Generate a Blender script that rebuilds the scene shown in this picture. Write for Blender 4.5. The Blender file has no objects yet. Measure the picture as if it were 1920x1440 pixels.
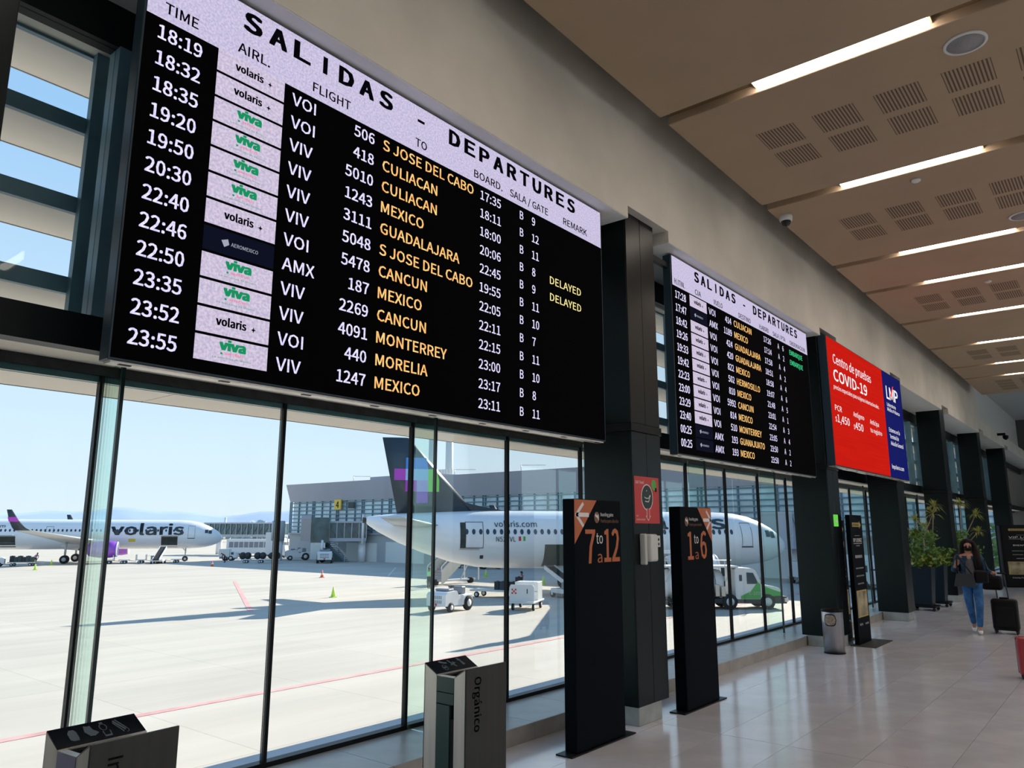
import bpy, bmesh, math, random
from mathutils import Vector, Matrix
random.seed(7)
PI = math.pi
S = bpy.context.scene
C = S.collection
# ---------------------------------------------------------------- camera
F = 1421.0; YAW = math.radians(39.177); PITCH = math.radians(10.929); ROLL = math.radians(0.083); EYE = 1.8
fw = Vector((math.cos(YAW)*math.cos(PITCH), math.sin(YAW)*math.cos(PITCH), math.sin(PITCH)))
r0 = Vector((math.sin(YAW), -math.cos(YAW), 0)); u0 = r0.cross(fw)
rt = r0*math.cos(ROLL)+u0*math.sin(ROLL); up = u0*math.cos(ROLL)-r0*math.sin(ROLL)
cam = bpy.data.cameras.new('camera'); camo = bpy.data.objects.new('camera', cam); C.objects.link(camo)
camo.matrix_world = Matrix(((rt.x, up.x, -fw.x, 0), (rt.y, up.y, -fw.y, 0), (rt.z, up.z, -fw.z, EYE), (0, 0, 0, 1)))
cam.sensor_width = 36; cam.lens = F/1920*36; cam.clip_start = .05; cam.clip_end = 6000
S.camera = camo
# ---------------------------------------------------------------- world, sun, exposure
w = bpy.data.worlds.new('sky'); S.world = w; w.use_nodes = True
nt = w.node_tree; nt.nodes.clear()
tc = nt.nodes.new('ShaderNodeTexCoord'); sep = nt.nodes.new('ShaderNodeSeparateXYZ'); rp = nt.nodes.new('ShaderNodeValToRGB')
bg = nt.nodes.new('ShaderNodeBackground'); ow = nt.nodes.new('ShaderNodeOutputWorld')
nt.links.new(tc.outputs['Generated'], sep.inputs[0]); nt.links.new(sep.outputs['Z'], rp.inputs[0])
e = rp.color_ramp.elements
e[0].position = 0.0; e[0].color = (.72, .83, .90, 1); e[1].position = 1.0; e[1].color = (.16, .34, .68, 1)
for p, c in ((.09, (.66, .81, .93, 1)), (.22, (.55, .74, .93, 1)), (.45, (.33, .56, .86, 1))):
    x = e.new(p); x.color = c
nt.links.new(rp.outputs[0], bg.inputs[0]); bg.inputs[1].default_value = .80
nt.links.new(bg.outputs[0], ow.inputs[0])
sun = bpy.data.lights.new('sun', 'SUN'); sun.energy = 7.2; sun.angle = math.radians(.6); sun.color = (1, .90, .77)
so = bpy.data.objects.new('sun', sun); C.objects.link(so)
el = math.radians(28); az = math.radians(3.5)
sd = Vector((math.cos(az)*math.cos(el), math.sin(az)*math.cos(el), math.sin(el)))
so.rotation_euler = (-sd).to_track_quat('-Z', 'Y').to_euler(); so.location = (60, 30, 60)
S.view_settings.view_transform = 'Standard'; S.view_settings.look = 'None'
S.view_settings.exposure = 0.5; S.view_settings.gamma = 1.0; S.view_settings.use_curve_mapping = False
# ---------------------------------------------------------------- helpers
def at(px, py, ax, v):
    d = rt*((px-960)/F)+up*(-(py-720)/F)+fw
    o = Vector((0, 0, EYE)); t = (v-o[ax])/d[ax]
    return o+d*t
MATS = {}
def mat(name, col, rough=.5, metal=0., spec=.5, em=None, es=0., noise=0., nscale=8., bump=0., alpha=None, objvar=0., stretch=None, coat=0.):
    if name in MATS: return MATS[name]
    m = bpy.data.materials.new(name); m.use_nodes = True; MATS[name] = m
    n = m.node_tree; b = n.nodes['Principled BSDF']
    b.inputs['Base Color'].default_value = (*col, 1); b.inputs['Roughness'].default_value = rough
    b.inputs['Metallic'].default_value = metal; b.inputs['Specular IOR Level'].default_value = spec
    if coat: b.inputs['Coat Weight'].default_value = coat; b.inputs['Coat Roughness'].default_value = .08
    if em: b.inputs['Emission Color'].default_value = (*em, 1); b.inputs['Emission Strength'].default_value = es
    t = n.nodes.new('ShaderNodeTexCoord'); src = t.outputs['Object']
    if stretch:
        mp = n.nodes.new('ShaderNodeMapping'); mp.inputs['Scale'].default_value = stretch; n.links.new(src, mp.inputs[0]); src = mp.outputs[0]
    nz = n.nodes.new('ShaderNodeTexNoise'); nz.inputs['Scale'].default_value = nscale; nz.inputs['Detail'].default_value = 5
    n.links.new(src, nz.inputs['Vector'])
    if noise or objvar:
        hs = n.nodes.new('ShaderNodeHueSaturation'); hs.inputs['Color'].default_value = (*col, 1)
        mr = n.nodes.new('ShaderNodeMapRange'); mr.inputs[1].default_value = .3; mr.inputs[2].default_value = .7
        mr.inputs[3].default_value = 1-noise; mr.inputs[4].default_value = 1+noise
        n.links.new(nz.outputs[0], mr.inputs[0]); v = mr.outputs[0]
        if objvar:
            oi = n.nodes.new('ShaderNodeObjectInfo'); m2 = n.nodes.new('ShaderNodeMapRange')
            m2.inputs[3].default_value = 1-objvar; m2.inputs[4].default_value = 1+objvar
            n.links.new(oi.outputs['Random'], m2.inputs[0]); mu = n.nodes.new('ShaderNodeMath'); mu.operation = 'MULTIPLY'
            n.links.new(v, mu.inputs[0]); n.links.new(m2.outputs[0], mu.inputs[1]); v = mu.outputs[0]
        n.links.new(v, hs.inputs['Value'])
        n.links.new(hs.outputs[0], b.inputs['Base Color'])
    if bump:
        bp = n.nodes.new('ShaderNodeBump'); bp.inputs['Strength'].default_value = bump; bp.inputs['Distance'].default_value = .01
        n.links.new(nz.outputs[0], bp.inputs['Height']); n.links.new(bp.outputs[0], b.inputs['Normal'])
    return m
def glass(name, tint, gl=.06, rough=.0):
    m = bpy.data.materials.new(name); m.use_nodes = True; n = m.node_tree; n.nodes.clear(); MATS[name] = m
    o = n.nodes.new('ShaderNodeOutputMaterial'); mx = n.nodes.new('ShaderNodeMixShader'); tr = n.nodes.new('ShaderNodeBsdfTransparent')
    g = n.nodes.new('ShaderNodeBsdfGlossy'); g.inputs['Roughness'].default_value = rough; tr.inputs[0].default_value = (*tint, 1)
    g.inputs[0].default_value = (.9, .97, .95, 1)
    f = n.nodes.new('ShaderNodeFresnel'); f.inputs[0].default_value = 1.35
    mu = n.nodes.new('ShaderNodeMath'); mu.operation = 'MULTIPLY'; mu.inputs[1].default_value = gl*10
    n.links.new(f.outputs[0], mu.inputs[0]); n.links.new(mu.outputs[0], mx.inputs[0])
    n.links.new(tr.outputs[0], mx.inputs[1]); n.links.new(g.outputs[0], mx.inputs[2]); n.links.new(mx.outputs[0], o.inputs[0])
    return m
def emit(name, col, s=1.):
    if name in MATS: return MATS[name]
    m = bpy.data.materials.new(name); m.use_nodes = True; n = m.node_tree; MATS[name] = m
    b = n.nodes['Principled BSDF']; b.inputs['Base Color'].default_value = (.003, .003, .003, 1); b.inputs['Roughness'].default_value = .8
    b.inputs['Specular IOR Level'].default_value = .02
    b.inputs['Emission Color'].default_value = (*col, 1); b.inputs['Emission Strength'].default_value = s
    return m
def led(name, c1, c2, s=1., scale=90., axis_scale=(1, 1, 1)):
    """lit LED area: two close tints in a fine grain, as the diode grid shows"""
    m = emit(name, c1, s); n = m.node_tree; b = n.nodes['Principled BSDF']
    t = n.nodes.new('ShaderNodeTexCoord'); z = n.nodes.new('ShaderNodeTexNoise'); z.inputs['Scale'].default_value = scale; z.inputs['Detail'].default_value = 2
    mp = n.nodes.new('ShaderNodeMapping'); mp.inputs['Scale'].default_value = axis_scale
    n.links.new(t.outputs['Object'], mp.inputs[0]); n.links.new(mp.outputs[0], z.inputs['Vector'])
    r = n.nodes.new('ShaderNodeValToRGB'); r.color_ramp.elements[0].position = .35; r.color_ramp.elements[1].position = .65
    r.color_ramp.elements[0].color = (*c1, 1); r.color_ramp.elements[1].color = (*c2, 1)
    n.links.new(z.outputs[0], r.inputs[0]); n.links.new(r.outputs[0], b.inputs['Emission Color'])
    return m
ORG = {}
def tag(o, label=None, cat=None, group=None, kind=None):
    if label: o['label'] = label
    if cat: o['category'] = cat
    if group: o['group'] = group
    if kind: o['kind'] = kind
    return o
def empty(name, loc, label=None, cat=None, group=None, rz=0, kind=None):
    o = bpy.data.objects.new(name, None); C.objects.link(o); o.location = loc; o.rotation_euler.z = rz
    o.empty_display_size = .2; ORG[o] = Vector(loc)
    return tag(o, label, cat, group, kind)
class MB:
    def __init__(s): s.v = []; s.f = []; s.sm = []
    def add(s, vs, fs, smooth=False):
        k = len(s.v); s.v += [tuple(v) for v in vs]; s.f += [tuple(i+k for i in f) for f in fs]; s.sm += [smooth]*len(fs); return s
    def box(s, x0, x1, y0, y1, z0, z1):
        vs = [(x, y, z) for z in (z0, z1) for y in (y0, y1) for x in (x0, x1)]
        return s.add(vs, [(0, 2, 3, 1), (4, 5, 7, 6), (0, 1, 5, 4), (2, 6, 7, 3), (0, 4, 6, 2), (1, 3, 7, 5)])
    def hexa(s, b, t):
        """eight corners: bottom loop b (4), top loop t (4)"""
        return s.add(list(b)+list(t), [(3, 2, 1, 0), (4, 5, 6, 7), (0, 1, 5, 4), (1, 2, 6, 5), (2, 3, 7, 6), (3, 0, 4, 7)])
    def bevbox(s, x0, x1, y0, y1, z0, z1, b=.01, seg=1):
        bm = bmesh.new(); bmesh.ops.create_cube(bm, size=1)
        for v in bm.verts: v.co = Vector(((x0+x1)/2+v.co.x*(x1-x0), (y0+y1)/2+v.co.y*(y1-y0), (z0+z1)/2+v.co.z*(z1-z0)))
        bmesh.ops.bevel(bm, geom=bm.edges[:], offset=b, segments=seg, affect='EDGES', profile=.5)
        bm.verts.ensure_lookup_table(); vs = [v.co.copy() for v in bm.verts]; fs = [[v.index for v in f.verts] for f in bm.faces]
        bm.free(); return s.add(vs, fs)
    def tube(s, p0, p1, r0_, r1_=None, n=10, cap=True, smooth=True):
        r1_ = r0_ if r1_ is None else r1_; p0 = Vector(p0); p1 = Vector(p1); d = (p1-p0).normalized()
        a = d.orthogonal().normalized(); b = d.cross(a); vs = []
        for p, r in ((p0, r0_), (p1, r1_)):
            vs += [p+(a*math.cos(2*PI*i/n)+b*math.sin(2*PI*i/n))*r for i in range(n)]
        fs = [(i, (i+1) % n, n+(i+1) % n, n+i) for i in range(n)]
        s.add(vs, fs, smooth)
        if cap: k = len(s.v)-2*n; s.f += [tuple(k+i for i in range(n-1, -1, -1)), tuple(k+n+i for i in range(n))]; s.sm += [False, False]
        return s
    def rings(s, rings, cap=True, smooth=True, close=True):
        n = len(rings[0]); vs = [v for r in rings for v in r]; fs = []
        for j in range(len(rings)-1):
            for i in range(n if close else n-1):
                fs.append((j*n+i, j*n+(i+1) % n, (j+1)*n+(i+1) % n, (j+1)*n+i))
        if cap: fs += [tuple(range(n-1, -1, -1)), tuple((len(rings)-1)*n+i for i in range(n))]
        return s.add(vs, fs, smooth)
    def lathe(s, c, prof, n=16, axis='z', smooth=True):
        rs = []
        for r, h in prof:
            ring = []
            for i in range(n):
                a = 2*PI*i/n; x, y = r*math.cos(a), r*math.sin(a)
                ring.append((c[0]+x, c[1]+y, c[2]+h) if axis == 'z' else ((c[0]+x, c[1]-h, c[2]+y) if axis == 'y' else (c[0]+h, c[1]+x, c[2]+y)))
            rs.append(ring)
        return s.rings(rs, smooth=smooth)
    def ell(s, c, r, n=12, m=8):
        rs = []
        for j in range(m+1):
            t = PI*(j+.02)/(m+.04); z = -math.cos(t); q = math.sin(t)
            rs.append([(c[0]+r[0]*q*math.cos(2*PI*i/n), c[1]+r[1]*q*math.sin(2*PI*i/n), c[2]+r[2]*z) for i in range(n)])
        return s.rings(rs)
    def prism(s, pts, plane, a, b):
        """2-D outline extruded: plane 'xz' (a,b are y), 'xy' (z), 'yz' (x)"""
        n = len(pts)
        def mk(p, t): return (p[0], t, p[1]) if plane == 'xz' else ((p[0], p[1], t) if plane == 'xy' else (t, p[0], p[1]))
        vs = [mk(p, a) for p in pts]+[mk(p, b) for p in pts]
        return s.add(vs, [tuple(range(n-1, -1, -1)), tuple(range(n, 2*n))]+[(i, (i+1) % n, n+(i+1) % n, n+i) for i in range(n)])
    def build(s, name, m, parent=None, world=True, **kw):
        o0 = Vector((0, 0, 0))
        if parent is not None and world: o0 = ORG.get(parent, Vector((0, 0, 0)))
        me = bpy.data.meshes.new(name); me.from_pydata([Vector(v)-o0 for v in s.v], [], s.f)
        me.polygons.foreach_set('use_smooth', s.sm)
        if m: me.materials.append(m)
        bm = bmesh.new(); bm.from_mesh(me); bmesh.ops.recalc_face_normals(bm, faces=bm.faces); bm.to_mesh(me); bm.free()
        o = bpy.data.objects.new(name, me); C.objects.link(o); ORG[o] = o0
        if parent is not None: o.parent = parent
        return tag(o, **kw)
    def buildx(s, name, m, parent=None, **kw): return s.build(name, m, parent, world=False, **kw)
def copy_tree(o, parent=None):
    c = o.copy(); C.objects.link(c)
    if parent is not None: c.parent = parent
    for ch in list(o.children): copy_tree(ch, c)
    return c
# text as mesh: Blender's own bundled sans face, else its built-in one
FONT = None
try:
    import os
    fd = bpy.utils.system_resource('DATAFILES', path='fonts')
    fp = os.path.join(fd, 'Noto Sans CJK Regular.woff2')
    if os.path.exists(fp): FONT = bpy.data.fonts.load(fp)
except Exception: FONT = None
TC = {}
def glyphs(s, bold=0., space=1.):
    k = (s, bold, space)
    if k not in TC:
        cu = bpy.data.curves.new('t', 'FONT'); cu.body = s; cu.resolution_u = 2; cu.space_character = space
        if FONT: cu.font = FONT
        ob = bpy.data.objects.new('t', cu); C.objects.link(ob)
        dg = bpy.context.evaluated_depsgraph_get(); me = ob.evaluated_get(dg).to_mesh()
        vs = [(v.co.x, v.co.y) for v in me.vertices]; fs = [tuple(p.vertices) for p in me.polygons]
        ob.evaluated_get(dg).to_mesh_clear(); bpy.data.objects.remove(ob); bpy.data.curves.remove(cu)
        TC[k] = (vs, fs)
    return TC[k]
CAPH = max(v[1] for v in glyphs('H')[0])
def text(mb, s, x, z, h, y, w=None, xs=.92, align='l', bold=0., space=1., mapf=None):
    """letters in the XZ plane facing -Y; baseline z, cap height h, optional exact width w"""
    vs, fs = glyphs(s, 0, space)
    if not vs: return
    x0 = min(v[0] for v in vs); x1 = max(v[0] for v in vs); k = h/CAPH; kx = k*xs
    if w: kx = w/(x1-x0)
    W = (x1-x0)*kx; ox = x if align == 'l' else (x-W if align == 'r' else x-W/2)
    out = [((v[0]-x0)*kx+ox, v[1]*k+z) for v in vs]
    b = (bold+.004)*h*1.1
    sh = ((-b, -b*.6), (b, b*.6), (-b, b*.6), (b, -b*.6)) if bold < .035 else ((-b, -b*.5), (-b, b*.5), (-b*.33, -b*.5), (-b*.33, b*.5), (b*.33, -b*.5), (b*.33, b*.5), (b, -b*.5), (b, b*.5))
    for q, (dx, dz) in enumerate(sh if h > .02 else ((0, 0),)): mb.add([(p[0]+dx, y-.0002*q, p[1]+dz) for p in out], fs)
# ---------------------------------------------------------------- materials
M_floor = mat('polished_stone_floor', (.60, .61, .66), .15, spec=.9, noise=.10, nscale=2.2, objvar=.05)
MATS['polished_stone_floor'].node_tree.nodes['Principled BSDF'].inputs['IOR'].default_value = 1.75
M_joint = mat('floor_joint', (.10, .09, .09), .6)
M_ledge = mat('grey_stone', (.30, .33, .34), .32, noise=.12, nscale=5, objvar=.05)
M_riser = mat('riser_stone', (.33, .31, .28), .35, noise=.14, nscale=5, objvar=.05)
M_ceil = mat('tan_ceiling_board', (.41, .31, .205), .75, noise=.03, nscale=1.5)
M_slot = mat('slot_lining', (.34, .25, .13), .7)
M_concrete = mat('smooth_concrete', (.62, .60, .53), .7, noise=.10, nscale=1.1, bump=.15)
M_white = mat('white_plaster', (.68, .70, .68), .8, noise=.02)
M_col = mat('dark_metal_cladding', (.008, .013, .014), .28, metal=.45, spec=.3, noise=.10, nscale=1.5, stretch=(1, 1, .3))
M_blk = mat('black_metal', (.007, .009, .010), .4, metal=.2, spec=.2)
M_blkpl = mat('black_plastic', (.006, .006, .007), .5, spec=.15)
M_teal = mat('teal_painted_steel', (.11, .22, .28), .45, noise=.15, nscale=4)
M_beige = mat('beige_louvre_panel', (.80, .74, .66), .7, noise=.02)
M_pane = glass('window_glass', (.97, .99, .985), .022)
M_fin = glass('fin_glass', (.88, .965, .93), .05)
M_steel = mat('brushed_steel', (.66, .61, .54), .38, metal=.55, noise=.08, nscale=30, stretch=(1, 1, .05))
M_steeld = mat('dark_brushed_steel', (.055, .058, .055), .6, metal=.1, spec=.2, noise=.08, nscale=30, stretch=(1, 1, .05))
M_plinth = mat('plinth_stone', (.33, .36, .35), .25, noise=.15, nscale=6)
M_navy = mat('navy_black_panel', (.002, .004, .007), .55, spec=.05)
M_orange = mat('orange_vinyl', (.50, .13, .04), .45)
M_wtxt = mat('white_vinyl', (.75, .75, .74), .5)
M_gtxt = mat('brownish_vinyl', (.20, .09, .05), .5)
M_red = mat('red_sign', (.55, .035, .03), .35)
M_green = mat('green_print', (.08, .42, .08), .5)
M_rubber = mat('rubber', (.016, .017, .019), .8)
M_conc = None
# apron concrete: slabs, stains
def apron_mat():
    m = mat('apron_concrete', (.50, .462, .405), .85, noise=.05, nscale=.15); n = m.node_tree; b = n.nodes['Principled BSDF']
    hs = [x for x in n.nodes if x.type == 'HUE_SAT'][0]
    t = [x for x in n.nodes if x.type == 'TEX_COORD'][0]
    mp = n.nodes.new('ShaderNodeMapping'); mp.inputs['Scale'].default_value = (.05, .5, 1); n.links.new(t.outputs['Object'], mp.inputs[0])
    z = n.nodes.new('ShaderNodeTexNoise'); z.inputs['Scale'].default_value = 1.3; z.inputs['Detail'].default_value = 8; z.inputs['Roughness'].default_value = .6
    n.links.new(mp.outputs[0], z.inputs['Vector'])
    br = n.nodes.new('ShaderNodeTexBrick'); br.offset = 0; br.inputs['Scale'].default_value = 1; br.inputs['Brick Width'].default_value = 5; br.inputs['Row Height'].default_value = 5
    br.inputs['Mortar Size'].default_value = .02; br.inputs['Color1'].default_value = (1, 1, 1, 1); br.inputs['Color2'].default_value = (.94, .945, .95, 1); br.inputs['Mortar'].default_value = (.80, .8, .8, 1)
    n.links.new(t.outputs['Object'], br.inputs['Vector'])
    mr = n.nodes.new('ShaderNodeMapRange'); mr.inputs[1].default_value = .3; mr.inputs[2].default_value = .7; mr.inputs[3].default_value = .88; mr.inputs[4].default_value = 1.06
    n.links.new(z.outputs[0], mr.inputs[0])
    mx = n.nodes.new('ShaderNodeMixRGB'); mx.blend_type = 'MULTIPLY'; mx.inputs[0].default_value = 1
    mx2 = n.nodes.new('ShaderNodeMixRGB'); mx2.blend_type = 'MULTIPLY'; mx2.inputs[0].default_value = 1
    n.links.new(hs.outputs[0], mx.inputs[1]); n.links.new(br.outputs[0], mx.inputs[2]); n.links.new(mx.outputs[0], mx2.inputs[1]); n.links.new(mr.outputs[0], mx2.inputs[2])
    n.links.new(mx2.outputs[0], b.inputs['Base Color']); return m
M_apron = apron_mat()
GZ = -2.8
# ================================================================ STRUCTURE
COLS = [.4, 6.6, 12.8, 17.45, 22.95, 29.1, 35.3]
YB, ZB, YU, YG, YL, YC = 3.75, 5.0, 4.55, 5.05, 4.35, 3.84
LZ = .14
fl = MB().box(-30, 48, -10, YG+.1, -.3, -.004).build('floor', M_joint, kind='structure')
nx = 0
x = 6.85-1.24*3
TW = 1.24; ROW = .6
tile_mesh = MB().box(.0015, TW-.0015, .0015, ROW-.0015, -.02, 0).build('floor_tile', M_floor, fl, label=None)
tile_mesh.location = (6.85-4*TW, YL-ROW, 0)
for i in range(-4, 18):
    for j in range(1, 12):
        if i == -4 and j == 1: continue
        o = tile_mesh.copy(); C.objects.link(o); o.parent = fl
        o.location = (6.85+i*TW+(.004 if i % 5 == 0 else 0), YL-ROW*j, 0)
MB().box(6.85+18*TW, 48, -10, YL, -.02, 0).box(-30, 6.85-4*TW, -10, YL, -.02, 0).box(6.85-4*TW, 6.85+18*TW, -10, YL-11*ROW, -.02, 0).build('floor_slab', M_floor, fl)
# stone ledge under the glass
lg = MB().box(-30, 48, YL+.02, YG+.25, -.004, LZ-.02).build('trim_1', M_joint, kind='structure')
tp = MB().bevbox(.0015, .8285, 0, .70, 0, .022, .002).build('stone_tile', M_ledge, lg); rs = MB().bevbox(.0015, .8285, -.005, .02, 0, LZ-.002, .002).build('riser_tile', M_riser, lg)
first = True
for i in range(-42, 46):
    X = 5.66+.83*i
    a = tp if first else tp.copy(); b = rs if first else rs.copy()
    if not first:
        for q in (a, b): C.objects.link(q); q.parent = lg
    a.location = (X, YL, LZ-.022); b.location = (X, YL, 0); first = False
# lower glazing
w1 = empty('window_1', (0, YG, 0), kind='structure')
MB().box(-30, 48, YG-.03, YG+.05, LZ, LZ+.035).build('sill_rail', M_blk, w1)
MB().box(-30, 48, YG+.05, YG+.30, LZ-.10, LZ+.005).build('outer_sill', mat('outer_sill_metal', (.42, .5, .6), .5), w1)
MB().box(-30, 48, YG-.03, YG+.04, 2.765, 2.83).build('head_rail', mat('stained_head_rail', (.012, .018, .02), .4, noise=.7, nscale=14), w1)
MB().box(-30, 48, YG-.005, YG+.03, 2.725, 2.765).build('head_reflection', mat('teal_head_reflection', (.05, .15, .16), .3, noise=.6, nscale=1.3), w1)  # teal reflection along the rail's lower part, painted as a strip
pm = None; mm = None; fm = None
for i in range(-24, 24):
    X = 2.03+1.36*i
    if mm is None:
        mm = MB().box(-.014, .014, -.025, .02, LZ, 2.8).build('mullion', M_blk, w1, world=False)
        pm = MB().box(.014, 1.346, .0, .012, LZ+.03, 2.73).build('pane', M_pane, w1, world=False)
        fm = MB().box(-.009, .009, -.30, -.05, LZ+.015, 2.8).build('glass_fin', M_fin, w1, world=False)
        fe = MB().box(-.011, .011, -.32, -.295, LZ+.01, 2.8).build('fin_edge', mat('dark_green_edge', (.01, .03, .028), .25), w1, world=False)
        m_, p_, f_, e_ = mm, pm, fm, fe
    else:
        m_ = mm.copy(); p_ = pm.copy()
        for q in (m_, p_): C.objects.link(q); q.parent = w1
        if i % 2 == 0:
            f_ = fm.copy(); e_ = fe.copy()
            for q in (f_, e_): C.objects.link(q); q.parent = w1
    for q in (m_, p_): q.location = (X, 0, 0)
    if i % 2 == 0:
        for q in (f_, e_): q.location = (X, 0, 0)
# upper glazing and transom
w2 = empty('window_2', (0, YU, 0), kind='structure')
MB().box(-30, 48, YU-.02, YU+.10, 2.81, 3.01).build('transom', M_blk, w2)
MB().box(-30, 48, YU-.02, YU+.10, 4.72, ZB).build('header', M_blk, w2)
up_m = [-29.5, -15, -.95, 1.72] + [c+.85 for c in COLS[1:]] + [c-.35 for c in COLS[1:]] + [4.1, 10.3, 15.2, 20.4, 26.2, 32.3]
for X in up_m: MB().box(X, X+.075, YU-.04, YU+.10, 3.01, 4.72).build('mullion', M_teal, w2)
up_m = sorted(up_m)
for a, b in zip(up_m[:-1], up_m[1:]): MB().box(a+.075, b, YU+.02, YU+.03, 3.01, 4.72).build('pane', M_pane, w2)
MB().box(-30, 48, YU+.10, YG+.30, 2.83, 2.95).build('trim_2', mat('beige_soffit', (.80, .74, .66), .7), kind='structure')
# concrete beam with pockets over the columns
wl = empty('wall_left', (0, YB, ZB), kind='structure')
xs = [-6]
for c in COLS: xs += [c-.09, c+.80]
xs.append(29.2)
mb = MB()
edges = [-30]+[v for c in COLS if c < 29 for v in (c-.09, c+.80)]+[29.0]
EDG0 = list(edges)
for k in range(0, len(edges), 2): mb.box(edges[k], edges[k+1], YB, YG+.3, ZB, 5.13)
mb.box(-30, 29.0, YB, YG+.3, 5.13, 6.9)
mb.build('beam', M_concrete, wl)
mb = MB(); mb.box(29.0, 29.1-.09, YB, YG+.3, ZB, 5.13); mb.box(29.9, 35.2, YB, YG+.3, ZB, 5.13); mb.box(36.1, 48, YB, YG+.3, ZB, 5.13)
mb.box(29.0, 48, YB, YG+.3, 5.13, 5.46).build('beam_step', M_concrete, wl)
MB().box(29.0, 48, 4.5, 4.7, 5.46, 8.0).build('upper_wall', M_white, wl)
# ceiling
SL = [1.1, 3.9, 6.68, 9.52, 12.58, 14.4, 17.17, 20.05, 22.84, 24.73, 28.1]
CZ = 6.09; CY = 3.43; SW = .19
sf = MB()
for k in range(0, len(EDG0), 2): sf.box(EDG0[k], EDG0[k+1], YB+.004, YU, ZB-.006, ZB)
sf.build('soffit_board', M_white, wl)
cl = empty('ceiling', (0, 0, CZ), kind='structure')
edges = [-30]+SL
for k in range(len(edges)-1):
    a = edges[k]+(SW if k else 0); b = edges[k+1]
    MB().bevbox(a, b, -10, CY, CZ, CZ+.10, .006).build('ceiling_panel', M_ceil, cl)
MB().box(-30, 28.1, -10, CY+.1, CZ+.26, CZ+.5).build('ceiling_backing', M_slot, cl)
for s_ in SL[:-1]: MB().box(s_-.02, s_, -10, CY-.02, CZ+.10, CZ+.27).box(s_+SW, s_+SW+.02, -10, CY-.02, CZ+.10, CZ+.27).build('slot_side', M_slot, cl)
MB().box(28.1, 48, -10, 4.6, 7.6, 7.8).build('upper_ceiling', M_white, cl)
MB().box(28.1, 28.3, -10, 3.6, CZ+.5, 7.6).build('bulkhead', M_white, cl)
# perforated acoustic patches
def vent_mat():
    m = mat('perforated_board', (.33, .25, .17), .8); n = m.node_tree; b = n.nodes['Principled BSDF']
    t = [x for x in n.nodes if x.type == 'TEX_COORD'][0]
    wv = n.nodes.new('ShaderNodeTexWave'); wv.bands_direction = 'Y'; wv.inputs['Scale'].default_value = 9.2; n.links.new(t.outputs['Object'], wv.inputs['Vector'])
    r = n.nodes.new('ShaderNodeValToRGB'); r.color_ramp.elements[0].position = .30; r.color_ramp.elements[1].position = .55
    r.color_ramp.elements[0].color = (.11, .075, .045, 1); r.color_ramp.elements[1].color = (.39, .295, .195, 1)
    n.links.new(wv.outputs['Fac'], r.inputs[0]); n.links.new(r.outputs[0], b.inputs['Base Color']); return m
M_vent = vent_mat(); vm = None
for xa, xb in ((7.66, 8.09), (8.22, 8.64), (10.67, 11.10), (11.2, 11.66), (15.32, 15.85), (15.98, 16.5), (20.9, 21.45), (21.6, 22.1), (25.6, 26.0), (26.1, 26.5), (26.6, 27.0), (27.1, 27.5)):
    for k in range(0, 12):
        y1 = 2.78-.605*k
        if vm is None:
            vm = MB().box(0, .43, -.41, 0, -.002, .003).build('perforated_patch', M_vent, cl, world=False); o = vm
        else:
            o = vm.copy(); C.objects.link(o); o.parent = cl
        o.location = (xa, y1, 0); o.scale.x = (xb-xa)/.43
# slot luminaires
M_lamp = emit('warm_tube', (1., .86, .76), 16.0)
lamp0 = None
for k, s_ in enumerate(SL[:-1]):
    for j, (ya, yb) in enumerate(((2.44, .90), (-.65, -2.19), (-3.74, -5.28), (-6.8, -8.3))):
        if lamp0 is None:
            lamp0 = empty('ceiling_light', (s_, ya, CZ)); 
            MB().box(.012, SW-.012, -1.54, 0, .03, .05).build('diffuser', M_lamp, lamp0, world=False)
            MB().box(.002, SW-.002, -1.56, .02, .05, .09).build('housing', M_slot, lamp0, world=False); o = lamp0
        else:
            o = copy_tree(lamp0); o.location = (s_, ya, CZ)
        nm = ['first', 'second', 'third', 'fourth', 'fifth', 'sixth', 'seventh', 'eighth', 'ninth', 'tenth'][k]
        pos = ['nearest the window wall', 'second from the window wall', 'third from the window wall', 'farthest from the window wall'][j]
        tag(o, f'warm linear light in the {nm} ceiling slot, {pos}', 'ceiling light', 'linear lights in the ceiling slots')
# far sides of the hall
wr = empty('wall_right', (0, -10, 0), kind='structure')
MB().box(-30, 48, -10.3, -10, -.3, 2.3).build('wall_base', M_white, wr)
MB().box(-30, 48, -10.3, -10, 5.6, 7.8).build('wall_head', M_white, wr)
for k in range(14): MB().box(-30+6*k, -29.3+6*k, -10.3, -10, 2.3, 5.6).build('pier', M_white, wr)
MB().box(-30, 48, -10.16, -10.14, 2.3, 5.6).build('pane', M_pane, wr)  # unseen window band, opening sized to set the fill daylight
MB().box(-30.3, -30, -10.3, YG+.3, -.3, 7.8).build('wall_back', M_white, kind='structure')
MB().box(48, 48.3, -10.3, YG+.3, -.3, 7.8).build('wall_front', mat('far_wall', (.10, .10, .095), .7), kind='structure')
MB().box(-30.3, 48.3, -10.3, YG+.5, 7.8, 8.1).build('roof', M_concrete, kind='structure')
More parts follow.
